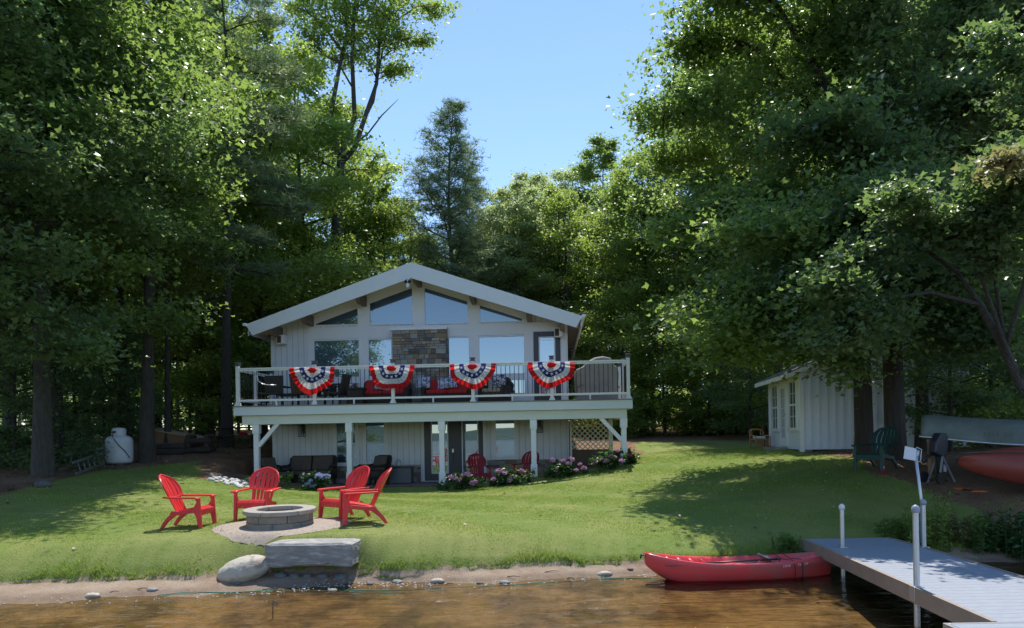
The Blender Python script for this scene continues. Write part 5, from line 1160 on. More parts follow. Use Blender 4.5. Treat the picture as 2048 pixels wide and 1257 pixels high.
# ---------------------------------------------------------------- leaves
def leaf_arrays(P_, size, rng, flat=.55, droop=.35, aspect=.75, kind='leaf'):
    """P_: (N,3) positions. each leaf is a folded, lobed little plate"""
    N = len(P_); az = rng.uniform(0, 2 * np.pi, N); sz = size * rng.uniform(.5, 1.4, N)
    nrm = np.stack([rng.normal(0, flat, N), rng.normal(0, flat, N), np.ones(N)], 1); nrm /= np.linalg.norm(nrm, axis=1, keepdims=True)
    a = np.stack([np.cos(az), np.sin(az), -droop * rng.uniform(0, 1.6, N)], 1); a -= nrm * (a * nrm).sum(1, keepdims=True); a /= np.linalg.norm(a, axis=1, keepdims=True)
    b_ = np.cross(nrm, a); s = sz[:, None]
    if kind == 'maple':      # six corners: base, side lobe, tip and back: reads as lobed
        V = np.stack([P_, P_ + a * s * .32 + b_ * s * .50 + nrm * s * .10, P_ + a * s * .50 + b_ * s * .20, P_ + a * s, P_ + a * s * .50 - b_ * s * .20, P_ + a * s * .32 - b_ * s * .50 + nrm * s * .10], 1)
        F = np.array([[0, 1, 2], [0, 2, 3], [0, 3, 4], [0, 4, 5]])
        k = 6
    elif kind == 'needle':
        V = np.stack([P_ - b_ * s * .05, P_ + b_ * s * .05, P_ + a * s + nrm * s * .2], 1); F = np.array([[0, 1, 2]]); k = 3
    else:
        V = np.stack([P_, P_ + a * s * .5 + b_ * s * aspect * .5 + nrm * s * .1, P_ + a * s, P_ + a * s * .5 - b_ * s * aspect * .5 + nrm * s * .1], 1); F = np.array([[0, 1, 2], [0, 2, 3]]); k = 4
    V = V.reshape(-1, 3); F = (F[None] + (np.arange(N) * k)[:, None, None]).reshape(-1, 3)
    var = np.repeat(rng.uniform(0, 1, N), k)
    return V, F, var
def leaf_mesh(name, P_, size, rng, mats, **kw):
    V, F, var = leaf_arrays(P_, size, rng, **kw)
    return mesh_np(name, V, None, mats, smooth=False, attr={'leafvar': var}, F3=F)

def tree_skeleton(seed, H, r0, base, spread, nl, lean=(0, 0), wander=.02, up=.5, shape='maple', fork=None, dens=1.0, oneside=None):
    """returns trunk+limb tubes (list of (pts, radii)) and foliage anchors (pos, radius, weight)"""
    rg = random.Random(seed); tubes = []; anch = []
    n = 12; tr = []
    wx_, wy_ = rg.uniform(0, 6), rg.uniform(0, 6)
    for i in range(n + 1):
        t = i / n; tr.append(Vector((lean[0] * t ** 1.3 + H * wander * math.sin(t * 5 + wx_) * t, lean[1] * t ** 1.3 + H * wander * math.sin(t * 4 + wy_) * t, H * t)))
    rad = [r0 * (1.35 if i == 0 else 1.08 if i == 1 else 1) * (1 - .93 * (i / n) ** .9) + .01 for i in range(n + 1)]
    tubes.append((tr, rad, 12))
    def tp(t):
        f = t * n; i = min(n - 1, int(f)); return tr[i].lerp(tr[i + 1], f - i), rad[i] + (rad[i + 1] - rad[i]) * (f - i)
    for k in range(nl):
        f = base + (1 - base) * ((k + .5) / nl) ** .9 + rg.uniform(-.015, .015); f = min(.985, f); u = (f - base) / (1 - base)
        if shape == 'maple': env = math.sin(math.pi * (.18 + .80 * u)) ** .7
        elif shape == 'column': env = .8 * math.sin(math.pi * (.25 + .72 * u)) ** .5
        elif shape == 'top': env = (.25 + .75 * u) * (1 - max(0, u - .75) * 2.2)
        elif shape == 'pine': env = min(1, (1 - u) * 1.5) ** .62 * (.78 + .22 * math.sin(k * 2.1)) + .05
        elif shape == 'skirt': env = (1 - u) ** .5
        az = k * 2.39996 + rg.uniform(-.4, .4); c, r_ = tp(f); L = max(.4, spread * env * rg.uniform(.78, 1.15))
        if oneside is not None and math.cos(az - oneside) < -.1: L *= .55
        e = (up * (.35 + .9 * u)) if shape != 'pine' else (.18 + .75 * u)
        d = Vector((math.cos(az), math.sin(az), e)).normalized(); pts = [c]; m = 6
        for i in range(1, m + 1):
            dd = Vector((d.x, d.y, d.z + (-.10 if shape != 'pine' else (-.08 + .10 * i)) * (i - 2) * .5)).normalized(); dd += Vector((rg.uniform(-.12, .12), rg.uniform(-.12, .12), rg.uniform(-.06, .06))); pts.append(pts[-1] + dd.normalized() * L / m)
        rl = min(r_ * .55, .035 + L * .016); tubes.append((pts, [rl * (1 - .85 * i / m) + .006 for i in range(m + 1)], 5))
        ns = max(3, int(L * 2.0 * dens)) if shape != 'pine' else max(4, int(L * 3.2))
        for j in range(ns):
            g = .30 + .68 * (j + rg.random()) / ns if shape != 'pine' else .22 + .78 * (j + .5) / ns; q = g * m; i = min(m - 1, int(q)); p = pts[i].lerp(pts[i + 1], q - i)
            sd = 1 if j % 2 else -1; perp = Vector((-d.y, d.x, 0)) * sd; l2 = L * rg.uniform(.22, .42) * (1.15 - .5 * g) + .12
            d2 = (perp * rg.uniform(.6, 1) + Vector((d.x, d.y, 0)) * rg.uniform(.4, .9) + Vector((0, 0, rg.uniform(-.2, .35)))).normalized()
            e_ = p + d2 * l2; tubes.append(([p, p.lerp(e_, .5) + Vector((0, 0, .02)), e_], [rl * .35 + .003, rl * .2 + .003, .004], 4))
            for w in ((.45, .8), (1.0, 1.0)): anch.append((p.lerp(e_, w[0]), (.16 + l2 * .30), w[1]))
        anch.append((pts[-1], .30, 1.0))
    anch.append((tr[-1], .35, 1.0))
    return tubes, anch
def skeleton_mesh(name, tubes, m_, minr=0.0):
    mb = MB()
    for pts, rad, n in tubes:
        if max(rad) < minr: continue
        mb.tube(pts, rad, n, cap=False)
    me = bpy.data.meshes.new(name); me.from_pydata(mb.v, [], mb.f); me.materials.append(m_); me.polygons.foreach_set('use_smooth', [True] * len(me.polygons)); me.update(); return me
def anchor_points(anch, N, rng, zf=.55):
    A_ = np.array([tuple(a[0]) for a in anch]); r = np.array([a[1] for a in anch]); w = np.array([a[2] for a in anch]) * (r ** 1.3); w /= w.sum()
    idx = rng.choice(len(A_), N, p=w); off = rng.normal(0, 1, (N, 3)) * .62 * rng.uniform(.4, 1.9, (N, 1)); off[:, 2] *= zf
    return A_[idx] + off * r[idx][:, None]
KINDS = {}
def kind(key, seed, H, r0, base, spread, nl, N, size, lm, bark, lk='maple', minr=.0, zf=.62, flat=.75, **kw):
    rng = np.random.default_rng(seed); tubes, anch = tree_skeleton(seed, H, r0, base, spread, nl, **kw)
    tm = skeleton_mesh('trunk', tubes, M[bark], minr)
    P_ = anchor_points(anch, N, rng, zf)
    if lk == 'needle':
        # each point becomes a tuft of needles
        P3 = np.repeat(P_, 5, 0) + rng.normal(0, .012, (len(P_) * 5, 3)); cm = leaf_mesh('crown', P3, size, rng, [M[lm]], kind='needle', flat=1.1, droop=-.5)
    else: cm = leaf_mesh('crown', P_, size, rng, [M[lm]], kind=lk, flat=flat)
    KINDS[key] = (tm, cm)
kind('tallopen', 12, 17, .19, .34, 3.5, 36, 30000, .138, 'leaf', 'bark', shape='column')
def tree(key, loc, label, rz=0, sc=(1, 1, 1), name='tree', cat='tree', group=None, crown_mat=None, parts=('trunk', 'crown')):
    o = empty(name, loc, rz, label, cat, group); o.scale = sc
    tm, cm = KINDS[key]
    a = bpy.data.objects.new('trunk', tm); COL.objects.link(a); a.parent = o
    c = bpy.data.objects.new('crown', cm); COL.objects.link(c); c.parent = o
    if crown_mat:
        c.material_slots[0].link = 'OBJECT'; c.material_slots[0].material = M[crown_mat]
    return o
kind('mapleA', 1, 17, .19, .16, 4.3, 46, 74000, .135, 'leaf', 'bark')
kind('mapleB', 2, 18, .20, .22, 4.6, 44, 74000, .135, 'leaf', 'barkgrey', shape='maple')
kind('mapleC', 3, 15, .20, .12, 3.8, 40, 54000, .138, 'leafyellow', 'bark')
kind('slimA', 4, 19, .16, .30, 3.0, 36, 44000, .138, 'leaf', 'barkgrey', shape='column')
kind('slimB', 5, 17, .13, .40, 2.7, 30, 34000, .138, 'leafyellow', 'bark', shape='column')
kind('poplar', 6, 16, .14, .20, 3.2, 44, 42000, .135, 'leafpale', 'barkgrey', shape='column', lk='leaf')
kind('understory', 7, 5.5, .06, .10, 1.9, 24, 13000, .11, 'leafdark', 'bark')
kind('pineW', 8, 19.5, .22, .30, 3.5, 56, 14000, .28, 'needle', 'bark', lk='needle', shape='pine', zf=.35)
kind('pineL', 9, 20, .20, .30, 3.4, 34, 8000, .30, 'needle', 'bark', lk='needle', shape='column', up=.15, zf=.3)
kind('bareT', 10, 16, .15, .55, 2.2, 22, 14000, .12, 'leafdark', 'bark', shape='column', wander=.01)

def T(key, px, D, label, sc=1.0, rz=0, zs=None, **kw):
    x, y, z = P(px, D); return tree(key, (x, y, z - .1), label, rz, (sc, sc, zs or sc), **kw)
GW = 'forest trees round the lawn'
# ---- woods to the left of the house
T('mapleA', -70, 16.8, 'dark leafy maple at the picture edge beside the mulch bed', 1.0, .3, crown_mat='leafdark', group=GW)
T('mapleB', 85, 19.6, 'big maple with a thick mottled grey trunk rising behind the ladders', 1.08, 1.1, group=GW)
T('bareT', 115, 22.5, 'slim dark trunk close behind the thick mottled maple', 1.1, 2.0, group=GW)
T('pineL', 250, 26, 'tall straight dark trunk right behind the propane tank', 1.0, .5, group=GW)
T('tallopen', 293, 22.8, 'tree with a broad dark trunk at the lawn edge next to the propane tank', 1.05, 2.6, group=GW)
T('slimA', 20, 24, 'slender forest tree between the thick mottled maple and the picture edge', 1.0, .8, group=GW)
T('slimB', 335, 25.5, 'thin young tree leaning beside the plank ramp', .8, 4.0, group=GW)
T('mapleC', 400, 32, 'sunny light green maple behind the log crib', 1.0, .2, group=GW)
T('pineL', 455, 27.5, 'long-limbed pine with grey-green boughs reaching towards the house roof', .95, 2.2, group=GW)
T('mapleC', 520, 33, 'sunny light green maple just behind the house eave on the picnic table side', 1.25, 3.0, group=GW)
T('mapleB', 170, 34, 'tall forest maple in the second row behind the propane tank', 1.1, 2.0, group=GW)
T('slimA', 420, 36, 'tall forest tree in the second row behind the picnic table', 1.2, 5.0, group=GW)
T('mapleA', 20, 33, 'forest maple in the second row above the ladders', 1.15, 4.0, group=GW)
T('mapleC', 310, 37, 'bright forest maple glimpsed between the broad dark trunk and the log crib', 1.35, 1.0, group=GW)
T('mapleC', 610, 40, 'bright rounded maple behind the roof, on the picnic table side of the forked tree', 1.35, 1.4, group=GW)
T('mapleA', -220, 22, 'forest maple leaning in from beyond the picture edge above the mulch', 1.1, 1.4, crown_mat='leafdark', group=GW)
# ---- behind the house
T('mapleC', 770, 41, 'light green maple right of the tall forked tree, behind the roof ridge', .92, 2.4, group=GW)
T('poplar', 800, 52, 'hazy pale poplar standing between the forked tree and the white pine', 1.0, .4, group=GW)
T('mapleB', 600, 50, 'tall maple far behind the roof slope of the picnic table side', 1.25, .4, group=GW)
T('pineW', 916, 40, 'white pine with tiered grey-green boughs standing free against the sky', .93, .3, name='pine_tree', cat='pine tree')
T('pineW', 950, 43.5, 'second white pine, darker and shorter, close beside the free-standing one', .78, 2.3, name='pine_tree', cat='pine tree')
T('slimB', 860, 46, 'thin forest tree between the roof ridge and the white pine', .72, 2.3, group=GW)
T('poplar', 1010, 46, 'pale glinting poplar right beside the second white pine', .92, 3.3, group=GW)
T('poplar', 1075, 44, 'pale glinting poplar behind the middle of the sloping roof', .95, 1.3, group=GW)
T('slimB', 1050, 52, 'thin light green tree with sky showing between its limbs above the roof slope', .95, .3, group=GW)
T('poplar', 1150, 48, 'poplar with a pointed leader rising above its neighbours near the deck end', 1.06, 5.3, group=GW)
T('poplar', 1045, 41, 'pale glinting poplar nearest the roof slope right of the pines', .86, 2.3, group=GW)
T('poplar', 1110, 47, 'pale glinting poplar between the roof slope end and the pointed one', .98, .3, group=GW)
T('poplar', 1240, 43, 'pale glinting poplar just past the corner post of the deck', .90, 4.3, group=GW)
T('slimA', 1205, 46, 'full green tree behind the grill end of the deck', .95, 1.9, group=GW)
T('mapleC', 1130, 42, 'light green maple low behind the deck door', .92, .9, group=GW)
T('mapleC', 960, 50, 'rounded maple whose top shows just over the roof slope right of the pines', .78, .9, crown_mat='leafred', group=GW)
# ---- right side
T('mapleC', 1290, 38, 'sunny maple behind the path, directly right of the deck', .95, 2.9, group=GW)
T('mapleA', 1425, 37, 'tall maple over the path between the deck and the shed', 1.05, .9, group=GW)
T('slimA', 1455, 33, 'forked slanting tree at the end of the path, left of the cane armchair', .95, 1.5, group=GW)
T('slimB', 1480, 34, 'thin trunked tree right behind the forked slanting one', 1.1, 3.5, group=GW)
T('mapleB', 1560, 31, 'large maple rising directly behind the shed front', 1.0, 3.5, group=GW)
T('mapleA', 1680, 30, 'large maple rising behind the shed roof ridge', 1.15, 5.5, group=GW)
T('mapleB', 1860, 26, 'large maple behind the rowboat rack', 1.1, 1.5, group=GW)
T('mapleA', 2020, 24, 'dark maple at the picture edge behind the upturned rowboat', 1.05, 2.5, crown_mat='leafdark', group=GW)
T('mapleB', 2230, 20, 'dark maple reaching in from beyond the canoe', 1.0, .5, crown_mat='leafdark', group=GW)
T('bareT', 1845, 19, 'bare slim trunk left of the outboard motor', 1.0, 1.5, group=GW)
T('bareT', 1815, 21, 'bare slim trunk between the green chair trunks and the rowboat', 1.0, 4.5, group=GW)

# ---- hero trees, each its own shape
def hero(key, name, loc, label, tubes, anch, N, size, lm, bark, cat='tree', zf=.62, lk='maple', seed=1, minr=0, flat=.75, extra=None):
    rng = np.random.default_rng(seed); tm = skeleton_mesh('trunk', tubes, M[bark], minr); P_ = anchor_points(anch, N, rng, zf)
    KINDS[key] = (tm, leaf_mesh('crown', P_, size, rng, [M[lm]], kind=lk, flat=flat)); return tree(key, loc, label, name=name, cat=cat)
def limb(rg, tubes, anch, pts, r0, r1, leafy=.35, ns=10, l2=1.2, cr=.34, n_=7):
    pts = [Vector(p) for p in pts]; m = len(pts) - 1; tubes.append((pts, [r0 + (r1 - r0) * i / m for i in range(m + 1)], n_))
    for j in range(ns):
        g = leafy + (1 - leafy) * (j + rg.random()) / ns; q = g * m; i = min(m - 1, int(q)); p = pts[i].lerp(pts[i + 1], q - i); d = (pts[i + 1] - pts[i]).normalized()
        a = rg.uniform(0, 6.28); side = Vector((math.cos(a), math.sin(a), rg.uniform(-.3, .4))); d2 = (side + d * .5).normalized(); L = l2 * rg.uniform(.5, 1.1); e = p + d2 * L
        tubes.append(([p, p.lerp(e, .5) + Vector((0, 0, .04)), e], [r1 + .012, r1 * .6 + .006, .004], 4))
        for w in (.35, .7, 1.0): anch.append((p.lerp(e, w), cr, 1.0))
    anch.append((pts[-1], cr, 1.2))
# tall forked tree behind the roof
D = 37.0; k_ = D / FPX; X0, _, Z0 = P(683, D); rg = random.Random(31)
def W2(px, py): return ((px - 1024) * k_ - X0, rg.uniform(-.6, .6), CAM_H + ((875 - py) - (px - 1024) * ROLL) * k_ - Z0)
tubes, anch = [], []
trk = [(0, 0, 0), (.05, 0, 5)] + [W2(683, 540), W2(686, 440), W2(690, 350), W2(690, 310)]
tubes.append(([Vector(p) for p in trk], [.33, .30, .28, .25, .22, .20], 12))
limb(rg, tubes, anch, [W2(690, 315), W2(676, 240), W2(692, 150), W2(705, 60), W2(700, -60), W2(690, -150)], .15, .03, .45, 22, 1.8, .5)
limb(rg, tubes, anch, [W2(690, 300), W2(715, 225), W2(718, 120), W2(728, 30), W2(735, -80), W2(740, -170)], .15, .03, .42, 24, 1.8, .5)
limb(rg, tubes, anch, [W2(692, 325), W2(722, 300), W2(740, 240), W2(762, 160), W2(775, 80), W2(800, 0), W2(820, -90)], .16, .03, .5, 26, 1.9, .5)
limb(rg, tubes, anch, [W2(738, 240), W2(755, 195), W2(768, 120), W2(790, 60), W2(850, 25), W2(890, 10)], .07, .02, .5, 12, 1.1, .42)
limb(rg, tubes, anch, [W2(700, 110), W2(670, 70), W2(640, 40), W2(615, 10)], .07, .02, .3, 12, 1.5, .48)
limb(rg, tubes, anch, [W2(775, 90), W2(800, 95), W2(830, 80), W2(858, 75)], .04, .015, .4, 8, .8, .38)
limb(rg, tubes, anch, [W2(760, 165), W2(775, 150), W2(795, 140), W2(812, 128)], .03, .012, .5, 5, .6, .34)
limb(rg, tubes, anch, [W2(718, 180), W2(690, 130), W2(660, 110), W2(640, 90)], .05, .02, .4, 9, 1.2, .45)
tubes.append(([Vector(W2(722, 298)), Vector(W2(750, 270)), Vector(W2(775, 235)), Vector(W2(806, 192))], [.06, .045, .035, .01], 6))
limb(rg, tubes, anch, [W2(690, 345), W2(712, 338), W2(745, 342), W2(760, 318)], .06, .02, .6, 4, .5, .3)
limb(rg, tubes, anch, [W2(688, 345), W2(660, 330), W2(630, 300), W2(600, 290)], .07, .02, .3, 9, 1.4, .45)
hero('forked', 'forked_tree', (X0, D, Z0), 'very tall tree forking into bare upright limbs above the roof', tubes, anch, 23000, .155, 'leafyellow', 'barkgrey', seed=4)
# big overhanging maple right of the lawn, boughs reaching over the shed
def D2(px, py, D_, X0=0, Y0=0, Z0=0): return ((px - 1024 + (875 - py) * ROLL) * D_ / FPX - X0, D_ - Y0, CAM_H + ((875 - py) - (px - 1024) * ROLL) * D_ / FPX - Z0)
for (px, D, lb, key, sd, boughs, rt, cm_, NL) in [
    (1728, 17.6, 'huge maple with a shaggy trunk before the shed, its boughs over the lawn', 'shedmaple', 5,
     [[(1728, 640, 17.6), (1650, 560, 16.6), (1560, 530, 15.8), (1460, 570, 15.2), (1395, 640, 15)], [(1728, 600, 17.6), (1640, 480, 17), (1530, 420, 17), (1450, 430, 17), (1400, 450, 17)],
      [(1728, 520, 17.6), (1640, 360, 18), (1500, 260, 18.5), (1390, 210, 19), (1315, 230, 19)], [(1728, 420, 17.6), (1640, 240, 17.6), (1530, 110, 18), (1430, 60, 18.5), (1370, 110, 19)],
      [(1728, 360, 17.6), (1640, 150, 17), (1560, 20, 17), (1490, -60, 17), (1450, -20, 17)], [(1728, 660, 17.6), (1670, 610, 16), (1600, 600, 15), (1520, 640, 14.4)],
      [(1728, 300, 17.6), (1700, 100, 17), (1640, -60, 17), (1600, -200, 17)], [(1728, 560, 17.6), (1660, 480, 16), (1600, 440, 14.8), (1540, 470, 14)], [(1728, 620, 17.6), (1620, 560, 18.6), (1500, 600, 19.5), (1420, 640, 20)], [(1728, 460, 17.6), (1600, 330, 19), (1450, 300, 20.5), (1330, 330, 21)], [(1728, 660, 17.6), (1690, 640, 16), (1640, 660, 15), (1590, 690, 14.6)],
      [(1728, 640, 17.6), (1610, 640, 17), (1540, 680, 16.6), (1480, 700, 16.5)]], .20, 'leaf', 84000),
    (1790, 16.6, 'second big shaggy trunk behind the green chair with dark low boughs', 'chairmaple', 6,
     [[(1790, 640, 16.6), (1740, 560, 15.4), (1680, 520, 14.4), (1640, 560, 14)], [(1790, 600, 16.6), (1860, 500, 16), (1920, 440, 15.4), (1990, 440, 15)], [(1790, 500, 16.6), (1740, 360, 15.6), (1680, 280, 15), (1640, 260, 14.6)],
      [(1790, 420, 16.6), (1860, 280, 16), (1920, 200, 15.6), (1980, 180, 15)], [(1790, 340, 16.6), (1780, 150, 16), (1750, 20, 15.6), (1720, -80, 15)], [(1790, 380, 16.6), (1870, 120, 16.6), (1930, 0, 16.6), (1960, -100, 16)],
      [(1790, 680, 16.6), (1740, 620, 15.2), (1690, 630, 14.2), (1660, 670, 13.8)], [(1790, 660, 16.6), (1860, 620, 15.6), (1920, 640, 15), (1980, 680, 14.8)], [(1790, 560, 16.6), (1790, 460, 15), (1780, 400, 14), (1760, 400, 13.6)], [(1790, 620, 16.6), (1830, 560, 15), (1850, 540, 14.2), (1840, 580, 13.6)]], .21, 'leafdark', 62000)]:
    X0, Y0, Z0 = P(px, D); rg = random.Random(sd); tubes, anch = [], []
    H_ = 15.5
    tubes.append(([Vector((0, 0, -.2)), Vector((0, 0, .15)), Vector((.0, 0, .6)), Vector((-.02, 0, 2.0)), Vector((-.1, 0, 5)), Vector((.1, .1, 9)), Vector((0, .2, H_))], [rt * 1.45, rt * 1.22, rt * 1.06, rt, rt * .86, rt * .6, .05], 16))
    for b_ in boughs:
        pts = [D2(q[0], q[1], q[2], X0, Y0, Z0) for q in b_]; pts[0] = (0, 0, pts[0][2])
        limb(rg, tubes, anch, pts, .09, .02, .18, 30, 1.35, .36)
    hero(key, 'big_maple', (X0, Y0, Z0), lb, tubes, anch, NL, .125, cm_, 'barkcedar', seed=sd)
# leaning slender tree at the picture edge, coming in from the canoe side
X0, Y0, Z0 = (9.9, 13.2, gz(9.9, 13.2)); rg = random.Random(17); tubes, anch = [], []
tubes.append(([Vector((0, 0, -.1)), Vector((-.35, -.2, 1.2))] + [Vector(D2(a, b_, c, X0, Y0, Z0)) for a, b_, c in [(2040, 770, 12.9), (2010, 700, 12.8), (1960, 610, 12.6), (1915, 545, 12.5)]], [.10, .09, .085, .075, .06, .03], 10))
for b_ in ([(2020, 720, 12.8), (1950, 520, 12), (1850, 420, 11.5), (1760, 400, 11.2)], [(1960, 610, 12.6), (1860, 585, 12.2), (1760, 600, 12), (1700, 640, 11.8), (1680, 680, 11.8)], [(1915, 545, 12.5), (1850, 500, 12.2), (1780, 500, 12), (1700, 540, 11.8), (1660, 580, 11.8)], [(2010, 700, 12.8), (1990, 560, 12.2), (2000, 440, 11.5), (2030, 360, 11)],
           [(2040, 770, 12.9), (2090, 600, 12), (2100, 400, 11), (2040, 330, 10.6), (2000, 325, 10.4)], [(2010, 700, 12.8), (2050, 560, 12), (2080, 300, 12), (2060, 150, 12), (2000, 60, 12)]):
    limb(rg, tubes, anch, [D2(q[0], q[1], q[2], X0, Y0, Z0) for q in b_], .04, .010, .35, 14, .55, .22)
hero('leaning', 'leaning_tree', (X0, Y0, Z0), 'slender tree leaning over the canoe from the picture edge', tubes, anch, 17000, .105, 'leafdark', 'barkgrey', seed=9, flat=.8)
X0, Y0, Z0 = (9.0, 10.4, gz(9.0, 10.4)); rg = random.Random(18); tubes, anch = [], []
limb(rg, tubes, anch, [(0, 0, 0), (.1, -.2, 3), (-.3, -.8, 5)] + [D2(a, b_, c, X0, Y0, Z0) for a, b_, c in [(2110, 330, 8.8), (2050, 330, 8.6), (2000, 325, 8.5)]], .06, .012, .80, 12, .22, .13)
hero('redtip', 'young_maple', (X0, Y0, Z0), 'young maple whose reddish sunlit branch tip pokes in at the picture edge', tubes, anch, 520, .09, 'leafred', 'bark', seed=2, flat=.9)
# shore tree outside the picture, seen only as a reflection in the upper window
rg = random.Random(77)
x, y = -12.2, 8.9; tree('mapleC', (x, y, gz(x, y) - .1), 'round leafy tree on the shore beyond the picture edge', 1.0, (.72, .72, .72), group=None)

# ---------------------------------------------------------------- far woods: one mass
rng = np.random.default_rng(99)
allV, allF, allA = [], [], []; off = 0
spots = [(px, D) for D, st in ((58, 95), (72, 80), (90, 60)) for px in range(-300, 2500, st)]
for (px, D) in spots:
    px += rng.uniform(-25, 25); d = D + rng.uniform(-4, 4); x = (px - 1024) * d / FPX; z0 = gz(x, d); H_ = rng.uniform(12.5, 15.5) * (1.1 if px < 650 or px > 1300 else 1.02) * (d / 62) ** .9
    if 640 < px < 900: H_ *= .92
    n_ = 7000; c = rng.uniform(0, 1, (70, 3)); c[:, 2] = .06 + .94 * c[:, 2]; ang = c[:, 0] * 6.28; rr = 3.6 * np.sqrt(c[:, 1]) * np.clip(1.15 - c[:, 2] ** 2, .2, 1)
    cc = np.stack([rr * np.cos(ang), rr * np.sin(ang), c[:, 2] * H_], 1); idx = rng.integers(0, 70, n_); Pp = cc[idx] + rng.normal(0, 1, (n_, 3)) * [.75, .75, .42] + [x, d, z0]
    V, F, va = leaf_arrays(Pp, .27, rng, flat=.6); allV.append(V); allF.append(F + off); allA.append(va); off += len(V)
me = mesh_np('far_woods', np.concatenate(allV), None, [M['leafyellow']], smooth=False, attr={'leafvar': np.concatenate(allA)}, F3=np.concatenate(allF))
o = bpy.data.objects.new('far_woods', me); COL.objects.link(o); tag(o, kind='stuff')
# slim trunks standing among the far woods
mb = MB(); rg = random.Random(6)
for k in range(110):
    D = rg.uniform(36, 62); px = rg.uniform(-100, 2150); x = (px - 1024) * D / FPX; z = gz(x, D)
    if 560 < px < 1230 and D < 40: continue
    r_ = rg.uniform(.06, .16); l = rg.uniform(-.6, .6); mb.tube([(x, D, z - .2), (x + l * .3, D, z + 5), (x + l, D, z + 12)], [r_, r_ * .8, r_ * .4], 7, cap=False)
tag(mb.build('far_trunks', M['bark'], smooth=True), kind='stuff')

# ---------------------------------------------------------------- undergrowth along the wood edge
allV, allF, allA = [], [], []; off = 0
def bush(x, y, r, h, n_, size=.11):
    global off
    z0 = gz(x, y); c = rng.normal(0, 1, (14, 3)) * [r * .5, r * .5, h * .25] + [0, 0, h * .5]; idx = rng.integers(0, 14, n_); Pp = c[idx] + rng.normal(0, 1, (n_, 3)) * [.2, .2, .14]; Pp[:, 2] = np.abs(Pp[:, 2]); Pp += [x, y, z0]
    V, F, va = leaf_arrays(Pp, size, rng, flat=.6); allV.append(V); allF.append(F + off); allA.append(va); off += len(V)
for k in range(44):
    px = rng.uniform(-80, 480); D = rng.uniform(26, 40); 
    if 225 < px < 500 and D < 31: continue
    x = (px - 1024) * D / FPX; bush(x, D, rng.uniform(.8, 1.6), rng.uniform(.8, 3.2), 900, .13)
for k in range(16): 
    px = rng.uniform(-80, 190); D = 19.5 + rng.uniform(0, 4) + max(0, px) * .008; bush((px - 1024) * D / FPX, D, rng.uniform(.4, .8), rng.uniform(.4, 1.1), 500, .10)
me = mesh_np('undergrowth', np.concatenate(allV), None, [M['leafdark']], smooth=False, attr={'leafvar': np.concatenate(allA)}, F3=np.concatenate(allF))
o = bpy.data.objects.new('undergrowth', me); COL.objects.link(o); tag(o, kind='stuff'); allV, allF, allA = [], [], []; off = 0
for k in range(70):
    px = rng.uniform(1180, 1560); D = rng.uniform(31, 44); bush((px - 1024) * D / FPX, D, rng.uniform(.8, 1.6), rng.uniform(.8, 3.2), 900, .13)
for k in range(60):
    px = rng.uniform(1750, 2250); D = rng.uniform(18.5, 30); bush((px - 1024) * D / FPX, D, rng.uniform(.7, 1.4), rng.uniform(.6, 2.6), 800, .12)
for k in range(60):
    px = rng.uniform(560, 1250); D = rng.uniform(37, 47); bush((px - 1024) * D / FPX, D, rng.uniform(1, 1.8), rng.uniform(2, 5), 900, .14)
me = mesh_np('undergrowth', np.concatenate(allV), None, [M['leafyellow']], smooth=False, attr={'leafvar': np.concatenate(allA)}, F3=np.concatenate(allF))
o = bpy.data.objects.new('undergrowth', me); COL.objects.link(o); tag(o, kind='stuff')
# young understory trees
for k, (px, D, sc, lb) in enumerate([(150, 24.5, 1.0, 'young understory tree behind the ladders'), (210, 25.5, .9, 'young understory tree in the shade above the propane tank, on the ladder side'), (30, 21.5, 1.0, 'young understory tree at the mulch bed by the picture edge'), (440, 31, 1.0, 'young understory tree behind the picnic table'), (380, 33, 1.1, 'young understory tree behind the log crib'),
        (1330, 33, 1.1, 'young understory tree over the path end, right of the deck'), (1420, 32.5, 1.0, 'young understory tree left of the forked slanting trunk'), (1500, 28.5, .8, 'young understory tree behind the cane armchair'), (1900, 18, .8, 'young understory tree behind the rowboat bow'), (1985, 19, .9, 'young understory tree behind the canoe'), (1250, 36, 1.2, 'young understory tree right behind the covered grill')]):
    T('understory', px, D, lb, sc, k * 1.3, name='young_tree', group='young trees of the understory', crown_mat='leafyellow' if k in (3, 4, 5, 6, 10) else None)

# ---------------------------------------------------------------- weeds by the dock
M['weedlit'] = leafmat('bright_weed_leaf', (.14, .20, .05), (.26, .32, .09), (.60, .75, .12), transl=.45, scale=4)
def weed(x, y, n_st, h, label, m_='weed', spread=.25, size=.07, name='weed_clump', cat='plant', group=None, seed=0, leaves=22):
    rg = random.Random(seed); rn = np.random.default_rng(seed); o = empty(name, (x, y, gz(x, y) - .01), 0, label, cat, group); mb = MB(); pts_all = []
    for k in range(n_st):
        a = rg.uniform(0, 6.28); r_ = spread * math.sqrt(rg.random()); hh = h * rg.uniform(.55, 1.05); lx, ly = rg.uniform(-.15, .15) * hh, rg.uniform(-.15, .15) * hh
        p = [Vector((r_ * math.cos(a), r_ * math.sin(a), 0)), Vector((r_ * math.cos(a) + lx * .4, r_ * math.sin(a) + ly * .4, hh * .5)), Vector((r_ * math.cos(a) + lx, r_ * math.sin(a) + ly, hh))]
        mb.tube(p, [.005, .004, .002], 4)
        for j in range(leaves): t = .12 + .88 * j / leaves; q = p[0].lerp(p[1], t * 2) if t < .5 else p[1].lerp(p[2], t * 2 - 1); pts_all.append(tuple(q))
    mb.build('stem', M['weed'], o)
    me = leaf_mesh('foliage', np.array(pts_all), size, rn, [M[m_]], kind='leaf', flat=.6, aspect=.35, droop=.4); c = bpy.data.objects.new('foliage', me); COL.objects.link(c); c.parent = o; return o
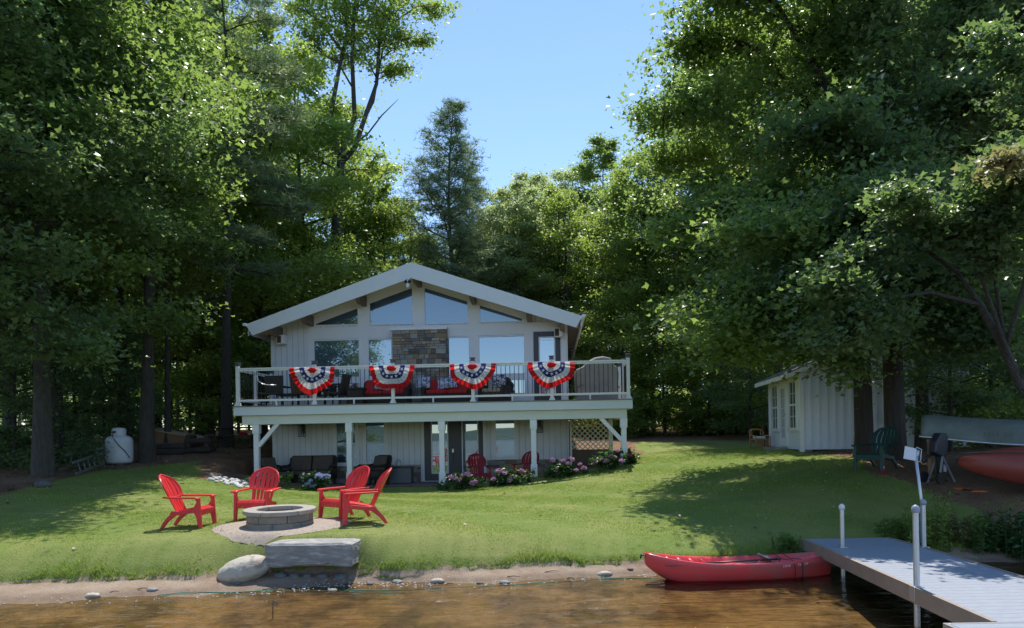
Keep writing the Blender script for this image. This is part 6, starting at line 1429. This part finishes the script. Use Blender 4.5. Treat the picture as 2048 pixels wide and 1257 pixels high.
for k, (px, D, n_, h, lb, m_) in enumerate([(1822, 11.9, 26, .50, 'leafy weeds behind the nearer capped dock post', 'weedlit'), (1868, 11.85, 16, .78, 'tall spiky weed beside the leaning sign rod', 'weedlit'), (1905, 12.0, 26, .42, 'yellowish weeds between the sign rod and the dark bank', 'leafred'), (1950, 11.9, 26, .5, 'green weeds on the bank beyond the dock corner', 'weed'),
        (2000, 11.8, 30, .55, 'broad weeds on the dark bank near the picture edge', 'hydleaf'), (2045, 11.6, 30, .6, 'dense weeds on the bank cut by the picture edge, below the canoe', 'hydleaf'), (1785, 12.05, 14, .3, 'short grassy weeds at the shore end of the dock', 'weed'), (1572, 11.62, 12, .22, 'small bright weed above the kayak stern', 'weed')]):
    weed((px - 1024) * D / FPX, D, n_ + 6, h * 1.3, lb, m_, seed=k, size=.10 if m_ == 'hydleaf' else .085, group='weeds on the bank by the dock')

# ---------------------------------------------------------------- hydrangeas
fh = {}
def flower_head(m_):
    if m_ not in fh:
        rn = np.random.default_rng(5); v = rn.normal(0, 1, (150, 3)); v /= np.linalg.norm(v, axis=1, keepdims=True); v[:, 2] = np.abs(v[:, 2]) * .9 - .15
        V, F, va = leaf_arrays(v * .075, .045, rn, flat=1.2, aspect=1.0); fh[m_] = mesh_np('flower_head', V, None, [M[m_]], smooth=False, attr={'leafvar': va}, F3=F)
    return fh[m_]
def hydrangea(px, py, D, w, h, pet, nfl, label, seed=0):
    x = (px - 1024 + (875 - py) * ROLL) * D / FPX; z = gz(x, D); rn = np.random.default_rng(seed); rg = random.Random(seed); o = empty('hydrangea', (x, D, z - .02), 0, label, 'shrub', 'hydrangeas along the porch')
    n_ = 820; c = rn.normal(0, 1, (18, 3)) * [w * .28, .16, h * .20] + [0, 0, h * .45]; Pp = c[rn.integers(0, 18, n_)] + rn.normal(0, 1, (n_, 3)) * [.06, .06, .06]; Pp[:, 2] = np.abs(Pp[:, 2])
    me = leaf_mesh('foliage', Pp, .11, rn, [M['hydleaf']], kind='leaf', flat=.6, aspect=.6); q = bpy.data.objects.new('foliage', me); COL.objects.link(q); q.parent = o
    mb = MB()
    for k in range(9): a = rg.uniform(-w * .4, w * .4); mb.tube([(a * .3, 0, 0), (a, rg.uniform(-.1, .1), h * .6)], [.008, .005], 5)
    mb.build('stem', M['weed'], o)
    for k in range(nfl):
        f = bpy.data.objects.new('flower_head', flower_head(pet)); COL.objects.link(f); f.parent = o; a = (k + .5) / nfl * 2 - 1; f.location = (a * w * .46, -.22 + rg.uniform(-.05, .08), h * rg.uniform(.25, .95)); s = rg.uniform(.6, .95); f.scale = (s, s, s); f.rotation_euler = (R(25), 0, rg.uniform(0, 6))
hydrangea(545, 955, 21.1, .75, .50, 'petalpink', 3, 'hydrangea with a few pink blooms in front of the corner wicker armchair', 1)
hydrangea(638, 960, 20.9, .72, .48, 'petalblue', 11, 'hydrangea crowded with pale blue blooms before the patio sofa', 2)
hydrangea(928, 955, 20.9, .90, .50, 'petalpink', 7, 'hydrangea with mauve blooms before the glazed double door', 3)
hydrangea(1015, 948, 20.9, 1.05, .50, 'petalpink', 6, 'hydrangea with mauve blooms between the two porch-shade chairs', 4)
hydrangea(1135, 930, 21.0, 1.1, .55, 'petalpink', 9, 'loose mauve hydrangea in front of the stone base right of the porch post', 5)
hydrangea(1215, 915, 21.0, .95, .62, 'petalpink', 8, 'tall mauve hydrangea before the skirt boards at the corner post', 6)
hydrangea(1263, 900, 21.9, .30, .45, 'petalred', 2, 'small red hydrangea outside the corner post of the deck', 7)

# ---------------------------------------------------------------- grass blades
rn = np.random.default_rng(12)
def blades(name, n_, x0, x1, y0, y1, hmin, hmax, wd, edge=False):
    x = rn.uniform(x0, x1, n_); y = y0 + (y1 - y0) * rn.uniform(0, 1, n_) ** 1.35
    if edge: y = ygr(x) + np.abs(rn.normal(0, .12, n_)) * (.6 + .5 * np.sin(x * 3.7)) - .05 * rn.random(n_)
    keep = (inpoly(x, y, LAWN) | (y < 13)) & ((y > ygr(x)) if not edge else True) & (np.abs(x) < .76 * y)
    d = np.hypot(x - PIT[0], (y - PIT[1] - .05) / .90); keep &= d > 1.09 + .05 * np.sin(8 * x)
    if edge: keep &= ~((x > -4.45) & (x < -2.35))
    x, y = x[keep], y[keep]; z = ground(x, y); h = rn.uniform(hmin, hmax, len(x)) * (.8 + .4 * np.sin(x * 1.7 + y * 2.3)) * (np.clip((y - 10.4) / 1.6, .5, 1) if not edge else 1); a = rn.uniform(0, 6.28, len(x)); lx, ly = rn.normal(0, .45, (2, len(x))) * h; w = wd * (y / 12)
    V = np.stack([np.stack([x - w * np.cos(a), y - w * np.sin(a), z - .005], 1), np.stack([x + w * np.cos(a), y + w * np.sin(a), z - .005], 1), np.stack([x + lx, y + ly, z + h], 1)], 1).reshape(-1, 3)
    F = np.arange(len(x) * 3).reshape(-1, 3); me = mesh_np(name, V, None, [M['blade']], smooth=False, attr={'leafvar': np.repeat(rn.uniform(0, 1, len(x)), 3)}, F3=F)
    o = bpy.data.objects.new(name, me); COL.objects.link(o); tag(o, kind='stuff')
blades('lawn_grass', 460000, -14, 9.2, 10.4, 24, .014, .032, .0045)
blades('shore_grass', 22000, -8.5, 8.2, 10, 12, .02, .065, .005, edge=True)
# fallen leaves and clover scattered on lawn and mulch
n_ = 5200; x = rn.uniform(-14, 10, n_); y = rn.uniform(10.9, 27, n_); l, s = zones(x, y); k = ((~l) & (~s)) | (rn.random(n_) < .02); s_, t_ = to_house(x, y); k &= ~((s_ > -8.8) & (s_ < 3.6) & (t_ > -.3)); x, y = x[k], y[k]
M['litter'] = leafmat('dry_leaf', (.12, .065, .035), (.36, .25, .16), (.3, .2, .1), transl=.1, scale=3)
me = leaf_mesh('leaf_litter', np.stack([x, y, ground(x, y) + .015], 1), .085, rn, [M['litter']], kind='leaf', flat=.25, droop=0); o = bpy.data.objects.new('leaf_litter', me); COL.objects.link(o); tag(o, kind='stuff')

M['glint_white'] = mat('glint_and_clover_white', (.8, .82, .85), .2)  # one white for the modelled sun glints and the clover heads
# sun glints on the ripples, modelled as white specks along the sand
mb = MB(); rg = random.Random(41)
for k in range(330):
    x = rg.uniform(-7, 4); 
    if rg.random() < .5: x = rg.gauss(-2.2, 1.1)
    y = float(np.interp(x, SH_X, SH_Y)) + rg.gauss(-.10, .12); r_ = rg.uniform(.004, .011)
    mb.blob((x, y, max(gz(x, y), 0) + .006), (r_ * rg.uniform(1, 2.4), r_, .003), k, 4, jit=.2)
tag(mb.build('glint_white', M['glint_white'], smooth=True), kind='stuff')

# white clover heads and dry bits in the lawn
mb = MB(); rg = random.Random(51); k = 0
while k < 420:
    x = rg.uniform(-12, 8); y = rg.uniform(11.2, 21)
    if not inpoly(np.array([x]), np.array([y]), LAWN)[0] or math.hypot(x - PIT[0], y - PIT[1]) < 1.3 or math.sin(x * 1.1 + 2) * math.sin(y * .9) < rg.uniform(-.9, .6): continue
    r_ = rg.uniform(.005, .012); mb.blob((x, y, gz(x, y) + .025), (r_, r_, r_ * .8), k, 4, jit=.3); k += 1
tag(mb.build('clover_heads', M['glint_white'], smooth=True), kind='stuff')
